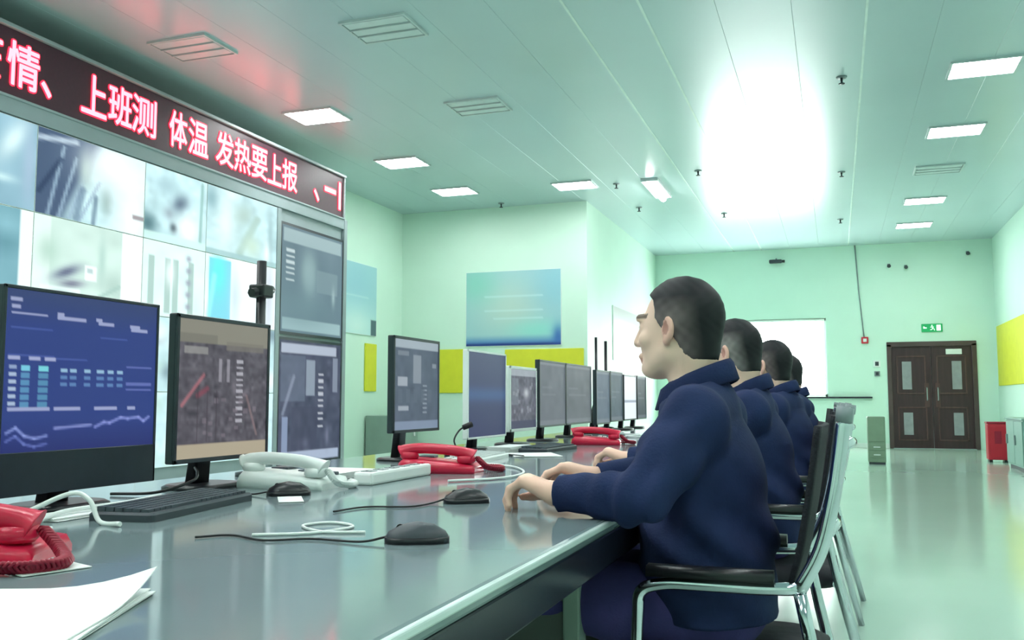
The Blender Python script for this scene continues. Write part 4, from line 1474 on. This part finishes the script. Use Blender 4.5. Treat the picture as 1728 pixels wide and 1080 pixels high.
    def shirtf(P):
        d = sd(P)
        X_, Y_, Z_ = P.T
        near = np.exp(-((Z_ - .66) / .13) ** 2)
        d = d + .0065 * near * np.sin(55 * (Z_ + .75 * X_) + 3 * np.sin(6 * Y_)) + .002 * np.sin(28 * Z_ + 33 * X_ + 12 * Y_)
        for e_, dd_, sh in ((el, dl, shL), (er, dr, shR)):
            r_ = np.linalg.norm(P - e_, axis=1)
            ax = (P - e_) @ dd_
            d = d + .0065 * np.exp(-(r_ / .12) ** 2) * np.sin(95 * ax + 20 * Z_)
            r2_ = np.linalg.norm(P - (sh * .65 + e_ * .35), axis=1)
            d = d + .005 * np.exp(-(r2_ / .1) ** 2) * np.sin(60 * (Z_ - X_) + 15 * Y_)
        # neck opening
        cut = Z_ - (1.028 + .42 * (X_ - nb[0]))
        d = np.where(np.abs(Y_) < .12, np.maximum(d, cut), d)
        d = np.maximum(d, .505 - Z_)
        for w_, dd_ in ((wr, dl), (wrr, dr)):
            m = np.linalg.norm(P - w_, axis=1) < .13
            d[m] = np.maximum(d[m], ((P[m] - w_) @ dd_) + .006)
        return d
    V, Q = nets(shirtf, (-.72, -.55, .45), (.25, .55, 1.15), .006)
    shirt = np_mesh('shirt', V, Q)

    # ---------------- collar
    bm = NB()
    rings = []
    for r, z in ((.064, .0), (.0655, .048), (.071, .052), (.078, .040), (.090, -.004), (.086, -.008), (.072, .03)):
        ring = []
        for k in range(33):
            a = PI + (0.16 + (2 * PI - .32) * k / 32)
            x_, y_ = r * 1.06 * math.cos(a), r * .98 * math.sin(a)
            zz = 1.018 + .40 * x_ + z
            sp_ = 1 + (.14 if r > .075 else 0) * max(0, -math.cos(a)) ** 6
            ring.append((nb[0] + .004 + x_ * sp_, y_, zz))
        rings.append(ring)
    loft(bm, rings, closed=False)
    bmesh.ops.solidify(bm, geom=bm.faces[:], thickness=.0015)
    me = bpy.data.meshes.new('collar')
    bm.to_mesh(me)
    bm.free()
    collar = me

    # ---------------- trousers
    tr = SDF()
    tr.cone((-.03, 0, .53), (-.03, 0, .56), .12, .11, .03, (1, .74, 1))
    for s in (-1, 1):
        tr.cone((-.04, s * .085, .525), (-.24, s * .105, .53), .098, .088, .03)
        tr.cone((-.24, s * .105, .53), (-.45, s * .115, .535), .088, .070, .02)
        tr.cone((-.45, s * .115, .535), (-.475, s * .115, .10), .070, .058, .02)

    def trf(P):
        d = tr(P) + .003 * np.sin(45 * P[:, 0] + 20 * P[:, 2]) * np.sin(18 * P[:, 1] + 9 * P[:, 2])
        d = np.where(P[:, 0] > -.26, np.maximum(d, .446 - P[:, 2]), d)
        return np.maximum(d, .085 - P[:, 2])
    V, Q = nets(trf, (-.62, -.30, .05), (.2, .30, .76), .009)
    trous = np_mesh('trousers', V, Q)
    sh_ = []
    for s in (-1, 1):
        fs = SDF()
        fs.cone((-.46, s * .115, .075), (-.56, s * .12, .045), .045, .042, .03)
        fs.cone((-.56, s * .12, .045), (-.64, s * .125, .035), .042, .034, .03)
        V, Q = nets(lambda P: np.maximum(fs(P), .002 - P[:, 2]), (-.72, s * .12 - .08, -.01), (-.38, s * .12 + .08, .16), .009)
        sh_.append(np_mesh('shoe', V, Q))
    return dict(body=body, hair=hair, shirt=shirt, collar=collar, trousers=trous, shoes=sh_)


def place_man(ms, label, loc, rz=0.0, hair=None):
    t = thing('person', label, 'person', loc, rz, 'seated operators')
    obj('body', ms['body'], 'skin', t)
    obj('hair', ms['hair'], 'hair', t)
    s = obj('shirt', ms['shirt'], 'shirt', t)
    obj('collar', ms['collar'], 'shirt', s, smooth=True)
    obj('trousers', ms['trousers'], 'trousers', t)
    for q in ms['shoes']:
        obj('shoe', q, 'shoe', t)
    return t


mA = build_man('a', .34, -.02, 0.0, (-.14, -.345, .80), (-.335, -.285, .794), (-.16, .33, .80), (-.37, .20, .792))
mB = build_man('b', .42, -.12, -.02, (-.22, -.33, .82), (-.46, -.30, .792), (-.18, .34, .81), (-.40, .22, .792), grey=.75, bald=.01)
place_man(mA, 'man in navy shirt nearest the viewer, seated with hands on the desk', (-.25, YS[0], 0))
place_man(mB, 'grey-haired man in navy shirt seated second, behind the nearest man', (-.23, YS[1], 0))
place_man(mA, 'dark-haired man in navy seated third in the row', (-.20, YS[2], 0), -.25)
place_man(mB, 'man in navy seated farthest in the row, leaning low', (-.17, YS[3], -.015), -.1)
